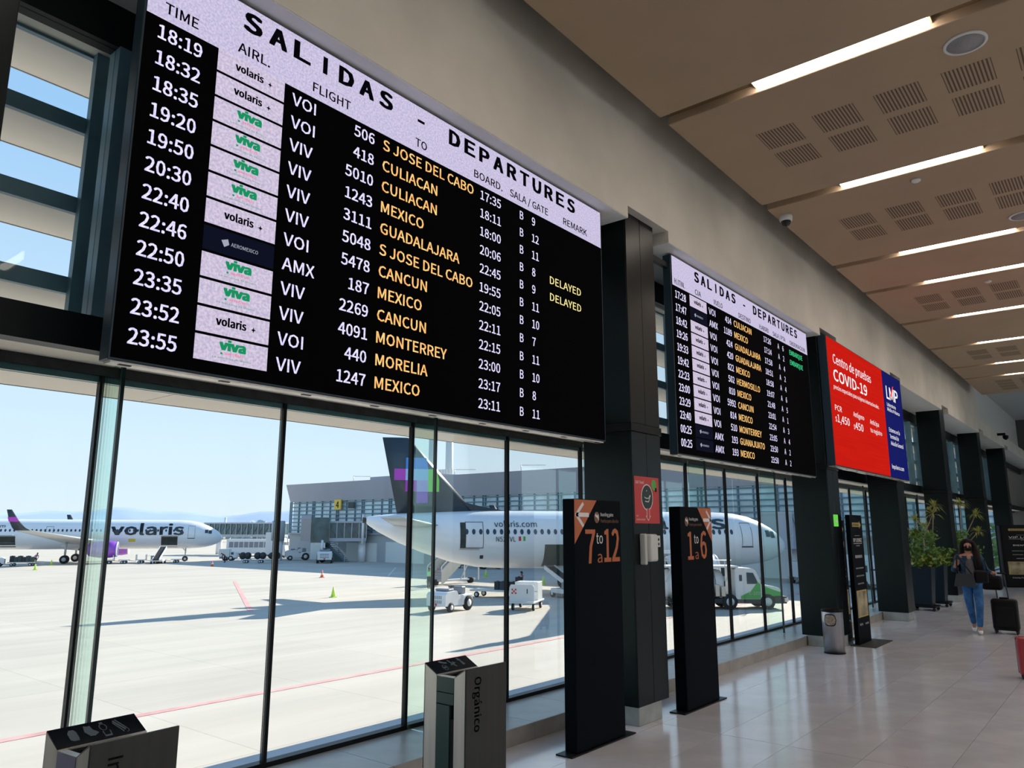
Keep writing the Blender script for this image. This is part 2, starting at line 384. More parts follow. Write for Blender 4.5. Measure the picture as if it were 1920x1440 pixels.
# ---------------------------------------------------------------- columns
cn = ['at the left edge of the view', 'behind the two boarding gate signs', 'behind the steel bin and left of the red screen', 'beside the two planters', 'behind the walking woman', 'fifth dark column receding beyond the planters', 'farthest dark column, sixth along the wall']
for k, c in enumerate(COLS):
    r = empty('clad_column', (c, YC, 0), f'dark metal clad column {cn[k]}', 'column', 'dark clad columns along the glass wall')
    ztop = 5.13 if c < 35.25 else 5.13
    for z0, z1, nm in ((.165, 2.78, 'lower'), (2.87, ztop, 'upper')):
        MB().bevbox(c, c+.012, YC+.012, YC+.57, z0, z1, .002).build('side_panel', M_col, r)
        MB().bevbox(c+.588, c+.60, YC+.012, YC+.57, z0, z1, .002).build('side_panel', M_col, r)
        for q in range(2): MB().bevbox(c+.30*q+.002, c+.30*q+.298, YC, YC+.012, z0, z1, .003).build('front_panel', M_col, r)
    MB().box(c+.01, c+.59, YC+.01, YC+.57, .165, ztop).build('core', M_blk, r)
    MB().box(c-.012, c+.612, YC-.012, YC+.57, 2.785, 2.865).build('joint_band', M_blk, r)
    MB().bevbox(c+.005, c+.45, YC, YC+.49, 0, .17, .004).build('plinth', M_plinth, r)
# ---------------------------------------------------------------- outside sunshade
ss = empty('louvre_screen', (0, 5.2, 0), 'beige horizontal louvre blades on teal steel frame outside the glass', 'sunshade')
bz = [2.75, 3.30, 3.85, 4.42, 4.98, 5.55]
bp = None
for z in bz:
    for k in range(-2, 9):
        if bp is None: bp = MB().box(.006, 2.254, 0, .50, 0, .02).build('blade_panel', M_beige, ss, world=False); o = bp
        else: o = bp.copy(); C.objects.link(o); o.parent = ss
        o.location = (.35+2.26*k, .04, z)
    MB().box(20.7, 48, 5.24, 5.74, z, z+.02).box(-30, -4.2, 5.24, 5.74, z, z+.02).build('blade_run', M_beige, ss)
    MB().box(-30, 48, 5.735, 5.745, z-.004, z+.024).build('edge_trim', mat('edge_grey', (.25, .26, .28), .5), ss)
    if z > 2.9: MB().box(-30, 48, 5.20, 5.24, z, z+.11).build('rail', M_teal, ss)
for k in range(-2, 16): MB().box(1.82+2.72*k, 1.95+2.72*k, 5.135, 5.20, 2.84, 6.2).build('post', M_teal, ss)
MB().box(-30, 48, 5.12, 5.2, -2.8, .03).box(-30, 48, YG+.02, 5.2, -.3, .03).build('wall_outside', M_concrete, kind='structure')
# ================================================================ SCREENS
M_scr = mat('dark_led_face', (.002, .002, .003), .8, spec=.02)
M_lav = led('lit_header', (.62, .56, .74), (.44, .41, .60), .78, 70, (1, 1, 1))
M_logo = led('lit_logo_cell', (.70, .62, .76), (.50, .44, .62), .72, 60)
M_t_w = led('lit_white_text', (.80, .74, .90), (.55, .52, .85), .85, 60)
M_t_y = led('lit_amber_text', (.88, .38, .11), (.82, .60, .22), .85, 25)
M_t_d = emit('lit_pale_yellow', (.86, .74, .30), .8); M_t_g = emit('lit_green', (.05, .75, .30), .7); M_t_k = mat('unlit_black_text', (.003, .003, .006), .8, spec=.03)
M_vg = emit('lit_logo_green', (.006, .20, .08)); M_vr = emit('lit_logo_red', (.70, .04, .08)); M_navyc = emit('lit_navy_cell', (.002, .003, .010))
M_dim = emit('lit_dim_white', (.26, .27, .34))
YS = 3.88
kS = YS/3.74
def sx(X): return X*kS
def sz(Z): return EYE+(Z-EYE)*kS
def T(mb, s, X, Z, h, w=None, xs=.92, align='l', bold=.0, space=1.): text(mb, s, sx(X), sz(Z), h*kS, YS-.0015, w*kS if w else None, xs, align, bold, space)
def natw(t_): v_ = glyphs(t_)[0]; return (max(a[0] for a in v_)-min(a[0] for a in v_))/CAPH
XD = .40/(natw('MEXICO')*.076); XC = .228/(natw('AMX')*.076); XN = .225/(natw('1247')*.076)
def screen_body(r, x0, x1, z0, z1, y, th=.10):
    MB().bevbox(x0, x1, y, y+th, z0, z1, .004).build('housing', mat('screen_housing', (.022, .045, .065), .4, spec=.3), r)
    MB().box(x0+.012, x1-.012, y-.0005, y+.01, z0+.012, z1-.012).build('display_face', M_scr, r)
    MB().box(x0+.02, x1-.02, y+.012, y+th-.012, z0-.012, z0).build('bottom_rail', M_steel, r)
    for k in range(9):
        X = x0+.1+(x1-x0-.2)*k/8; MB().box(X-.03, X+.03, y+.02, y+.045, z0-.016, z0-.011).build('bracket', M_blk, r)
def departures(r, X0, X1, hz, xs_cols, rows, heads, title, rowh, lw, tbold=.018):
    c = xs_cols
    MB().box(sx(X0), sx(X1), YS-.001, YS, sz(hz), sz(4.853)).build('header_band', M_lav, r)
    pit = (title[2]-title[1]-.118)/19
    for i, ch in enumerate(title[0]):
        if ch == ' ': continue
        k = MB(); cw = {'I': .022, '-': .05}.get(ch, .108)
        if ch == 'I': k.box(sx(title[1]+pit*i+.045), sx(title[1]+pit*i+.079), YS-.003, YS-.001, sz(4.695), sz(4.813))
        else: T(k, ch, title[1]+pit*i+.006+(.02 if ch == '-' else 0), 4.697, .116, w=cw, bold=.07)
        k.build('title_letter', M_t_k, r)
    for s, X, w in heads: k = MB(); T(k, s, X, 4.535, .062, w=w, bold=.016); k.build('column_heading', M_t_k, r)
    for i, (t, lo, co, fl_, de, bo, ga, re) in enumerate(rows):
        tm, cd, fn, ds, bd, gt, rm = MB(), MB(), MB(), MB(), MB(), MB(), MB()
        cells, dk, vg, vr, vt, nv = MB(), MB(), MB(), MB(), MB(), MB()
        zb = 4.372-.1522*i; zt = 4.495-.1522*i
        T(tm, t, c[0], zb, rowh, w=lw, bold=tbold)
        if lo == 'a':
            nv.box(sx(c[1]), sx(c[2]), YS-.001, YS, sz(zt-.137), sz(zt)); text(vt, 'AEROMEXICO', sx(c[1]+.165), sz(zt-.080), .022, YS-.0015, w=.175)
            q = sx(c[1])+.11; vt.prism([(q, sz(zt-.06)), (q+.04, sz(zt-.045)), (q+.05, sz(zt-.075)), (q+.02, sz(zt-.095))], 'xz', YS-.0015, YS-.001)
        else:
            cells.box(sx(c[1]), sx(c[2]), YS-.001, YS, sz(zt-.137), sz(zt))
            if lo == 'v':
                text(dk, 'volaris', sx(c[1]+.112), sz(zt-.083), .047, YS-.002, w=.185, bold=.045)
                q = sx(c[1]+.338); zz = sz(zt-.070)
                dk.prism([(q-.016, zz), (q-.004, zz+.005), (q, zz+.018), (q+.004, zz+.005), (q+.016, zz), (q+.004, zz-.005), (q, zz-.018), (q-.004, zz-.005)], 'xz', YS-.002, YS-.001)
            else:
                text(vg, 'viva', sx(c[1]+.145), sz(zt-.062), .054, YS-.002, w=.155, bold=.10)
                text(vr, 'aerobus', sx(c[1]+.175), sz(zt-.088), .016, YS-.002, w=.115, bold=.03)
                vg.box(sx(c[1]+.150), sx(c[1]+.162), YS-.002, YS-.001, sz(zt-.088), sz(zt-.078))
                text(vg, 'La aerolinea de Mexico', sx(c[1]+.105), sz(zt-.112), .010, YS-.002, w=.24)
        T(cd, co, c[3], zb+.004, rowh*.95, xs=XC, bold=.010)
        T(fn, fl_, c[4], zb+.006, rowh*.95, xs=XN, align='r', bold=.016)
        T(ds, de, c[5], zb+.006, rowh*.95, xs=XD*c[10], bold=.016)
        T(bd, bo, c[6], zb+.004, rowh*.92, w=c[11], bold=.010)
        T(gt, ga[0], c[7], zb+.004, rowh*.9, bold=.006); T(gt, ga[1:], c[8], zb+.002, rowh*.9, bold=.010, xs=XN*.95)
        if re: T(rm, re, c[9], 3.914 if re == 'DELAYED' and i == 3 else (zb+.002 if re != 'DELAYED' else 3.914-.152), rowh*.85, w=c[12], bold=.006)
        for m_, nm, ma in ((tm, 'time_text', M_t_w), (cd, 'airline_code', M_t_w), (fn, 'flight_number', M_t_w), (ds, 'destination_name', M_t_y), (bd, 'boarding_time', M_t_w), (gt, 'gate_text', M_t_w),
                (rm, 'remark', M_t_d if re == 'DELAYED' else M_t_g), (cells, 'logo_cell', M_logo), (nv, 'dark_logo_cell', M_navyc), (dk, 'logo_text', M_t_k), (vt, 'dim_logo_text', M_dim), (vg, 'green_logo_text', M_vg), (vr, 'red_logo_text', M_vr)):
            if m_.v: m_.build(nm, ma, r)
r1 = empty('departures_screen', (sx(1.52), YS, sz(2.6)), 'large black departures screen nearest the camera with twelve flights and lilac header', 'screen')
screen_body(r1, sx(1.52), sx(5.965), sz(2.605), sz(4.858), YS)
rows1 = [('18:19', 'v', 'VOI', '506', 'S JOSE DEL CABO', '17:35', 'B9', ''), ('18:32', 'v', 'VOI', '418', 'CULIACAN', '18:11', 'B12', ''), ('18:35', 'g', 'VIV', '5010', 'CULIACAN', '18:00', 'B11', ''),
 ('19:20', 'g', 'VIV', '1243', 'MEXICO', '20:06', 'B8', 'DELAYED'), ('19:50', 'g', 'VIV', '3111', 'GUADALAJARA', '22:45', 'B9', 'DELAYED'), ('20:30', 'g', 'VIV', '5048', 'S JOSE DEL CABO', '19:55', 'B11', ''),
 ('22:40', 'v', 'VOI', '5478', 'CANCUN', '22:05', 'B10', ''), ('22:46', 'a', 'AMX', '187', 'MEXICO', '22:11', 'B7', ''), ('22:50', 'g', 'VIV', '2269', 'CANCUN', '22:15', 'B11', ''),
 ('23:35', 'g', 'VIV', '4091', 'MONTERREY', '23:00', 'B10', ''), ('23:52', 'v', 'VOI', '440', 'MORELIA', '23:17', 'B8', ''), ('23:55', 'g', 'VIV', '1247', 'MEXICO', '23:11', 'B11', '')]
departures(r1, 1.535, 5.95, 4.49, (1.605, 1.945, 2.383, 2.44, 3.098, 3.178, 4.19, 4.69, 4.855, 5.11, 1.0, .25, .48), rows1,
 [('TIME', 1.63, .187), ('AIRL.', 2.062, .21), ('FLIGHT', 2.586, .298), ('TO', 3.479, .113), ('BOARD.', 4.113, .345), ('SALA / GATE', 4.558, .53), ('REMARK', 5.323, .384)], ('SALIDAS - DEPARTURES', 2.086, 5.507), .08, .245)
r2 = empty('departures_screen', (sx(7.42), YS, sz(2.6)), 'departures screen farther along with two green boarding remarks', 'screen')
screen_body(r2, sx(7.40), sx(11.96), sz(2.605), sz(4.858), YS)
rows2 = [('17:28', 'v', 'VOI', '414', 'CULIACAN', '17:26', 'A6', 'EMBARQUE'), ('17:47', 'a', 'AMX', '1189', 'MEXICO', '17:14', 'A2', 'EMBARQUE'), ('18:42', 'v', 'VOI', '424', 'GUADALAJARA', '17:58', 'A4', ''),
 ('19:26', 'v', 'VOI', '420', 'GUADALAJARA', '18:51', 'A2', ''), ('19:33', 'v', 'VOI', '822', 'MEXICO', '18:58', 'A4', ''), ('19:42', 'v', 'VOI', '502', 'HERMOSILLO', '19:07', 'A6', ''),
 ('22:23', 'v', 'VOI', '810', 'MEXICO', '21:48', 'A5', ''), ('23:00', 'v', 'VOI', '5992', 'CANCUN', '23:01', 'A1', ''), ('23:29', 'v', 'VOI', '814', 'MEXICO', '22:54', 'A3', ''),
 ('23:40', 'v', 'VOI', '510', 'MONTERREY', '23:05', 'A4', ''), ('00:25', 'a', 'AMX', '193', 'GUANAJUATO', '23:50', 'A2', ''), ('00:25', 'a', 'AMX', '193', 'MEXICO', '23:50', 'A2', '')]
departures(r2, 7.43, 11.94, 4.51, (7.487, 7.848, 8.30, 8.355, 9.017, 9.095, 10.11, 10.64, 10.83, 11.12, 1.03, .27, .56), rows2,
 [('H.ITIN.', 7.48, .25), ('CIA', 7.997, .16), ('VUELO', 8.508, .26), ('DESTINO', 9.27, .40), ('H.ABORD', 9.98, .34), ('SALA / PTA', 10.48, .50), ('OBSERVACION', 11.16, .67)], ('SALIDAS - DEPARTURES', 7.996, 11.509), .085, .262)
for (X) in (sx(7.40),):
    MB().box(X-.35, X, YS+.03, YS+.08, sz(4.70), sz(4.76)).build('side_bracket', M_blk, r2)
# red advertising screen mounted on two columns
Y3 = 3.70; k3 = Y3/3.56
def ax_(X): return X*k3
def az_(Z): return EYE+(Z-EYE)*k3
r3 = empty('advertising_screen', (ax_(12.35), Y3, az_(2.81)), 'red and dark blue lit advertising screen for virus tests', 'screen')
screen_body(r3, ax_(12.34), ax_(17.28), az_(2.80), az_(4.90), Y3, .13)
M_sred = led('lit_red', (.80, .012, .004), (.70, .008, .003), .54, 3, (.2, 1, 8)); M_sblue = emit('lit_dark_blue', (.003, .006, .085))
MB().box(ax_(12.36), ax_(15.77), Y3-.001, Y3, az_(2.815), az_(4.885)).build('red_field', M_sred, r3)
MB().box(ax_(15.77), ax_(17.26), Y3-.001, Y3, az_(2.815), az_(4.885)).build('blue_field', M_sblue, r3)
tr_ = MB()
def A(s, X, Z, h, w, bold=.0):
    q = MB(); text(q, s, ax_(X), az_(Z), h*k3, Y3-.002, w*k3, bold=bold); q.build('advert_text', emit('lit_white', (.85, .83, .85), .8), r3)
A('Centro de pruebas', 12.64, 4.49, .155, 2.28, .006); A('COVID-19', 12.61, 4.20, .185, 1.97, .03); A('precios especiales para viajeros internacionales.', 12.57, 4.055, .07, 2.77)
A('PCR', 12.55, 3.70, .09, .36); A('$', 12.52, 3.52, .07, .09); A('1,450', 12.64, 3.515, .125, .66, .01); A('Antígeno', 13.57, 3.715, .085, .66); A('$', 13.53, 3.50, .07, .09); A('450', 13.63, 3.50, .125, .49, .01)
A('Anticipa', 14.61, 3.70, .085, .60); A('tu registro', 14.59, 3.55, .08, .80)
A('L', 16.02, 4.36, .25, .20, .03); A('M', 16.27, 4.36, .25, .34, .02); A('P', 16.66, 4.36, .25, .28, .03)
A('Laboratorio', 15.99, 4.21, .07, .70); A('Médico Polanco', 15.99, 4.11, .07, .98); A('Estamos en la', 15.97, 3.70, .08, .85); A('Terminal de', 15.99, 3.57, .08, .70); A('Aviación General', 16.02, 3.44, .08, 1.0); A('lmpolanco.com', 15.94, 2.98, .08, .95)
tr_.prism([(ax_(16.30), az_(4.40)), (ax_(16.36), az_(4.40)), (ax_(16.50), az_(4.52)), (ax_(16.62), az_(4.68)), (ax_(16.55), az_(4.66)), (ax_(16.42), az_(4.54))], 'xz', Y3-.004, Y3-.003)
tr_.build('red_logo_stroke', emit('lit_logo_stroke', (.8, .05, .04)), r3)
# ================================================================ BOARDING GATE SIGNS
def totem(x0, x1, y0, y1, h, lab, left, nums, pfront, rdsc):
    r = empty('gate_sign', (x0, y0, 0), lab, 'sign')
    MB().bevbox(x0, x1, y0, y1, .012, h, .006).build('panel', M_navy, r)
    MB().box(x0-.10, x1+.14, y0-.02, y1+.02, 0, .012).build('base_plate', M_blk, r)
    W = x1-x0; yy = y0-.0015
    X = lambda f_: x0+W*f_
    Z = lambda d: h-d
    if left: tri = [(X(.01), Z(.005)), (X(.47), Z(.005)), (X(.01), Z(.385))]
    else: tri = [(X(.99), Z(.005)), (X(.55), Z(.005)), (X(.99), Z(.375))]
    MB().prism(tri, 'xz', yy, y0).build('orange_corner', M_orange, r)
    # arrow
    cx = .17 if left else .85; sgn = 1 if left else -1; cz = .135; a = MB()
    def seg(p, q, t_):
        p = Vector((X(p[0]), Z(p[1]))); q = Vector((X(q[0]), Z(q[1]))); d = (q-p).normalized(); nn = Vector((-d.y, d.x))*t_/2
        a.prism([p-nn, q-nn, q+nn, p+nn], 'xz', yy-.001, yy)
    seg((cx-.12*sgn, cz), (cx+.13*sgn, cz), .036); seg((cx-.13*sgn, cz+.005), (cx+.02*sgn, cz-.10), .030); seg((cx-.13*sgn, cz-.005), (cx+.02*sgn, cz+.10), .030)
    a.build('white_arrow', M_wtxt, r)
    t = MB(); o = MB(); b = MB()
    ox = .42 if left else .14
    n = 24; cxx, czz = X(ox+.05), Z(.155)
    b.prism([(cxx+.042*math.cos(2*PI*i/n), czz+.05*math.sin(2*PI*i/n)) for i in range(n)], 'xz', yy, y0); b.build('round_emblem', M_gtxt, r)
    MB().prism([(cxx-.03, czz+.01), (cxx+.01, czz-.005), (cxx+.03, czz-.03), (cxx+.025, czz+.03), (cxx+.005, czz+.015), (cxx-.02, czz+.035)], 'xz', yy-.001, yy).build('emblem_mark', M_wtxt, r)
    text(t, 'Boarding gates', X(ox+.13), Z(.143), .030, yy, W*.28)
    text(t, 'to', X(nums[1]), Z(.385), .095, yy, W*.14)
    t.build('white_lettering', M_wtxt, r)
    text(o, nums[0], X(nums[3]), Z(.55), .285, yy, W*nums[4], bold=.015); text(o, nums[2], X(nums[5]), Z(.545), .285, yy, W*nums[6], bold=.015)
    text(o, 'a', X(nums[1]+.02), Z(.55), .10, yy, W*.10); o.build('orange_numerals', M_orange, r)
    g = MB(); text(g, 'Puertas para abordar', X(ox+.13), Z(.20), .030, yy, W*.40); g.build('dim_lettering', M_gtxt, r)
    return r
totem(5.47, 6.24, 3.77, 3.89, 2.07, 'black boarding sign reading 7 to 12 with arrow pointing left', True, ('7', .45, '12', .23, .19, .62, .33), 0, 0)
totem(7.39, 8.15, 3.74, 3.87, 2.05, 'black boarding sign reading 1 to 6 with arrow pointing right', False, ('1', .40, '6', .20, .16, .60, .19), 0, 0)
# things on the first column
Yc = YC-.004
def P(px, py, Y=None): q = at(px, py, 1, YC if Y is None else Y); return q.x, q.z
sg = empty('safety_sign', (6.62, YC, 1.87), 'red hand gel sign fixed to the column beside the 7 to 12 sign', 'sign')
MB().box(6.625, 7.125, Yc, YC, 1.87, 2.335).build('sign_plate', M_red, sg)
def disc(cx, cz, rx, rz, n=32): return [(cx+rx*math.cos(2*PI*i/n), cz+rz*math.sin(2*PI*i/n)) for i in range(n)]
MB().prism(disc(6.875, 2.13, .118, .132), 'xz', Yc-.001, Yc).build('white_ring', M_wtxt, sg)
MB().prism(disc(6.875, 2.13, .108, .121), 'xz', Yc-.002, Yc-.001).build('dark_disc', mat('dark_disc', (.02, .04, .04), .5), sg)
h = MB()
for p, q in (((6.82, 2.13), (6.85, 2.12)), ((6.85, 2.12), (6.90, 2.12)), ((6.90, 2.12), (6.935, 2.155)), ((6.83, 2.09), (6.90, 2.085)), ((6.90, 2.085), (6.94, 2.15)), ((6.86, 2.19), (6.87, 2.20))):
    d = (Vector(q)-Vector(p)).normalized(); nn = Vector((-d.y, d.x))*.004; p, q = Vector(p), Vector(q); h.prism([p-nn, q-nn, q+nn, p+nn], 'xz', Yc-.003, Yc-.002)
h.build('hand_outline', M_wtxt, sg)
MB().prism([(6.855, 2.02), (6.915, 2.02), (6.915, 1.945), (6.935, 1.945), (6.885, 1.895), (6.835, 1.945), (6.855, 1.945)], 'xz', Yc-.003, Yc-.002).build('arrow_outline', M_wtxt, sg)
MB().prism([(6.863, 2.02), (6.907, 2.02), (6.907, 1.938), (6.918, 1.938), (6.885, 1.905), (6.852, 1.938), (6.863, 1.938)], 'xz', Yc-.004, Yc-.003).build('arrow_fill', M_red, sg)
h = MB(); text(h, 'Safe Travel', 6.645, 2.262, .030, Yc-.001, .17); text(h, 'Gel', 6.65, 1.935, .018, Yc-.001, .04); text(h, 'Antibacterial', 6.65, 1.90, .018, Yc-.001, .17); h.build('sign_lettering', M_wtxt, sg)
MB().prism(disc(7.02, 2.26, .05, .055), 'xz', Yc-.002, Yc-.001).build('green_badge', M_green, sg)
MB().box(7.04, 7.075, Yc-.003, Yc-.002, 2.19, 2.23).build('badge_square', M_blk, sg)
M_wpl = mat('white_plastic', (.62, .63, .60), .35)
dp = empty('gel_dispenser', (6.72, YC, 1.49), 'white wall mounted hand gel dispenser below the red sign', 'dispenser')
MB().bevbox(6.735, 6.885, YC-.11, YC, 1.50, 1.765, .02, 2).build('body', M_wpl, dp); MB().bevbox(6.70, 6.74, YC-.07, YC, 1.47, 1.77, .01).build('side_cover', M_wpl, dp)
MB().bevbox(6.885, 6.98, YC-.05, YC, 1.51, 1.755, .008).build('back_box', mat('grey_plastic', (.4, .42, .4), .4), dp); MB().box(6.925, 6.945, YC-.053, YC-.05, 1.60, 1.62).build('button', M_blk, dp)
sw = empty('wall_switch', (7.03, YC, 1.63), 'small white switch plate beside the gel dispenser', 'switch')
MB().bevbox(7.03, 7.11, YC-.012, YC, 1.635, 1.75, .004).build('plate', M_wpl, sw)
for z in (1.665, 1.71): MB().box(7.06, 7.08, YC-.015, YC-.011, z-.012, z+.012).build('socket', M_blk, sw)
gs = empty('exit_sign', (12.98, YC, 1.87), 'small green sign on the column above the steel bin', 'sign')
MB().box(12.97, 13.20, Yc, YC, 1.87, 2.06).build('sign_plate', emit('green_lum', (.12, .55, .06), .8), gs); MB().prism([(13.05, 1.93), (13.12, 1.93), (13.12, 1.96), (13.16, 1.965), (13.12, 2.0), (13.12, 1.98), (13.05, 1.98)], 'xz', Yc-.001, Yc).build('pictogram', M_wtxt, gs)
# ================================================================ RECYCLING BINS
def rbin(x, y, rz, H, lab, word, wz, dark, icons, side_c, gap_c):
    r = empty('recycling_bin', (x, y, 0), lab, 'bin', rz=rz)
    W, D = .385, .36   # local: x 0..W, y 0(front)..D(back)
    vb, vf, zm = .25, .095, H-.058
    B = lambda m, n, ma, **k: m.buildx(n, ma, r, **k)
    B(MB().prism([(0, 0), (0, H), (.004, H), (vf, zm), (vf, 0)], 'yz', 0, .012), 'front_side_flange', side_c)
    B(MB().prism([(0, 0), (0, H), (.004, H), (vf, zm), (vf, 0)], 'yz', W-.012, W), 'front_side_flange', side_c)
    B(MB().box(0, W, -.008, .004, 0, H), 'front_panel', dark)
    B(MB().prism([(D, 0), (D, H), (vb, zm), (vb, 0)], 'yz', 0, .012), 'back_side_flange', side_c)
    B(MB().prism([(D, 0), (D, H), (vb, zm), (vb, 0)], 'yz', W-.012, W), 'back_side_flange', side_c)
    B(MB().box(0, W, D-.006, D, 0, H), 'back_panel', M_steel)
    B(MB().box(.02, W-.02, vf, vb, 0, zm-.02).box(.004, .02, vf, vb, 0, zm-.25), 'inner_box', M_blk)
    B(MB().box(-.002, .02, vf+.003, vb-.003, zm-.095, zm-.004), 'top_side_panel', gap_c)
    B(MB().box(-.002, .02, vf+.003, vb-.003, zm-.165, zm-.100), 'second_side_panel', gap_c)
    B(MB().box(-.001, .02, vf+.04, vb-.003, .05, zm-.172), 'door', gap_c)
    # sloped top boards
    n_ = Vector((0, -(H-zm), D-vb)).normalized()*.006
    a = [(0, vb, zm), (W, vb, zm), (W, D, H), (0, D, H)]
    lid = B(MB().hexa(a, [(p[0], p[1]+n_.y, p[2]+n_.z) for p in a]), 'icon_board', mat('black_gloss_board', (.004, .006, .012), .12))
    B(MB().hexa([(0, 0, H-.004), (W, 0, H-.004), (W, vf, zm-.004), (0, vf, zm-.004)], [(0, 0, H), (W, 0, H), (W, vf, zm), (0, vf, zm)]), 'front_board', M_blkpl)
    B(MB().box(.0, W, vb-.010, vb+.002, zm-.004, zm+.004), 'edge_lip', M_steel)
    B(MB().box(.0, .035, vf, vb, zm-.004, zm), 'rim', M_steel)
    # icons on the slope
    def sl(u, v): # u along x 0..1, v from low edge to high edge 0..1
        return (W*u, vb+(D-vb)*v+n_.y*1.15, zm+(H-zm)*v+n_.z*1.15)
    im = MB()
    for ic in icons:
        for poly in ic: im.add([sl(*p) for p in poly], [tuple(range(len(poly)))])
    o = im.build('icon_print', mat('grey_print', (.10, .14, .17), .4), lid, world=False)
    t = MB(); text(t, word, 0, 0, .062, 0, bold=.012)
    xm = max(v[0] for v in t.v)
    # rotate reading down: x -> -z, z -> x
    cx = .075
    t.v = [(cx+v[2], -.0095, wz-v[0]) for v in t.v]
    t.buildx('lettering', M_blk, r)
    return r
def ring_seg(cu, cv, ru, rv, a0, a1, t, n=10):
    return [[(cu+ru*math.cos(p), cv+rv*math.sin(p)), (cu+ru*math.cos(q), cv+rv*math.sin(q)), (cu+(ru-t)*math.cos(q), cv+(rv-t*2)*math.sin(q)), (cu+(ru-t)*math.cos(p), cv+(rv-t*2)*math.sin(p))] for p, q in [(a0+(a1-a0)*i/n, a0+(a1-a0)*(i+1)/n) for i in range(n)]]
ic1 = [[[(.17, .30), (.20, .22), (.26, .22), (.27, .35), (.27, .65), (.25, .78), (.20, .78), (.17, .62)]],
       [[(.35, .55), (.37, .85), (.41, .80), (.44, .82), (.45, .60), (.48, .50), (.50, .40), (.44, .28), (.39, .30)]],
       ring_seg(.57, .62, .045, .18, 0, 2*PI, .012)+[[(.535, .40), (.55, .44), (.55, .2), (.61, .2), (.62, .44), (.63, .38), (.62, .12), (.54, .12)], [(.55, .88), (.59, .88), (.59, .80), (.55, .80)]],
       [[(.70, .80), (.715, .86), (.80, .30), (.785, .24)], [(.73, .86), (.745, .88), (.82, .36), (.81, .30)], [(.69, .70), (.70, .76), (.77, .22), (.76, .16)]]+ring_seg(.80, .25, .03, .12, -PI*.6, PI*.6, .01)]
ic2 = [[[(.25, .86), (.31, .92), (.36, .78), (.43, .72), (.41, .60), (.35, .66), (.30, .72)]]+ring_seg(.30, .36, .06, .22, 0, 2*PI, .016)+[[(.27, .30), (.33, .30), (.33, .42), (.27, .42)]],
       [[(.47, .85), (.50, .88), (.54, .50), (.56, .72), (.60, .60), (.64, .62), (.56, .50), (.58, .28), (.55, .26), (.52, .48), (.48, .40), (.46, .46), (.50, .56)]],
       [[(.70, .92), (.75, .95), (.77, .80), (.80, .76), (.77, .72), (.80, .32), (.73, .30), (.74, .66), (.69, .72), (.72, .80)]]]
M_blueg = mat('lilac_side_panel', (.22, .22, .36), .4, metal=.2); M_dkg = mat('dark_green_side_panel', (.035, .075, .065), .3, metal=.2)
rbin(1.46, 3.37, math.radians(5), .95, 'steel recycling bin at lower left with lilac side panel and litter icons', 'Inorgánico', .885, M_steeld, ic1, M_steel, M_blueg)
rbin(3.66, 3.35, 0, .95, 'steel recycling bin with vertical word Organico on its front', 'Orgánico', .895, M_steeld, ic2, M_steel, M_dkg)
# accent on the a: small stroke
# ================================================================ ROUND BIN, VIP SIGNS
rb = empty('round_bin', (12.30, 3.77, 0), 'round brushed steel litter bin with black top beside the third dark column', 'bin')
m = MB().lathe((12.30, 3.77, 0), [(.150, .01), (.152, .60), (.150, .61)], 32); m.build('steel_drum', mat('satin_steel', (.36, .37, .40), .28, metal=.9, noise=.3, nscale=10, stretch=(1, 1, .02)), rb)
MB().lathe((12.30, 3.77, 0), [(.156, .60), (.158, .625), (.150, .64), (.110, .635), (.100, .60)], 32).build('black_rim', M_blkpl, rb)
MB().lathe((12.30, 3.77, 0), [(.154, 0), (.154, .012)], 32).build('foot_ring', M_blkpl, rb)
def badge(R, z0, z1, a0, a1, n=14):
    vs = []
    for j in range(n+1):
        t = j/n; a = a0+(a1-a0)*t; s_ = (1-abs(2*t-1)**4)**.5*.5
        for z in ((z0+z1)/2-(z1-z0)*s_, (z0+z1)/2+(z1-z0)*s_): vs.append((12.30+R*math.cos(a), 3.77+R*math.sin(a), z))
    return MB().add(vs, [(2*j, 2*j+2, 2*j+3, 2*j+1) for j in range(n)])
a_ = math.atan2(-3.77, -12.3)
badge(.1535, .40, .575, a_-.85, a_+.35).build('oval_plate', M_blkpl, rb); badge(.1545, .415, .56, a_-.78, a_+.28).build('oval_print', mat('badge_print', (.28, .22, .17), .4, noise=.5, nscale=30), rb)
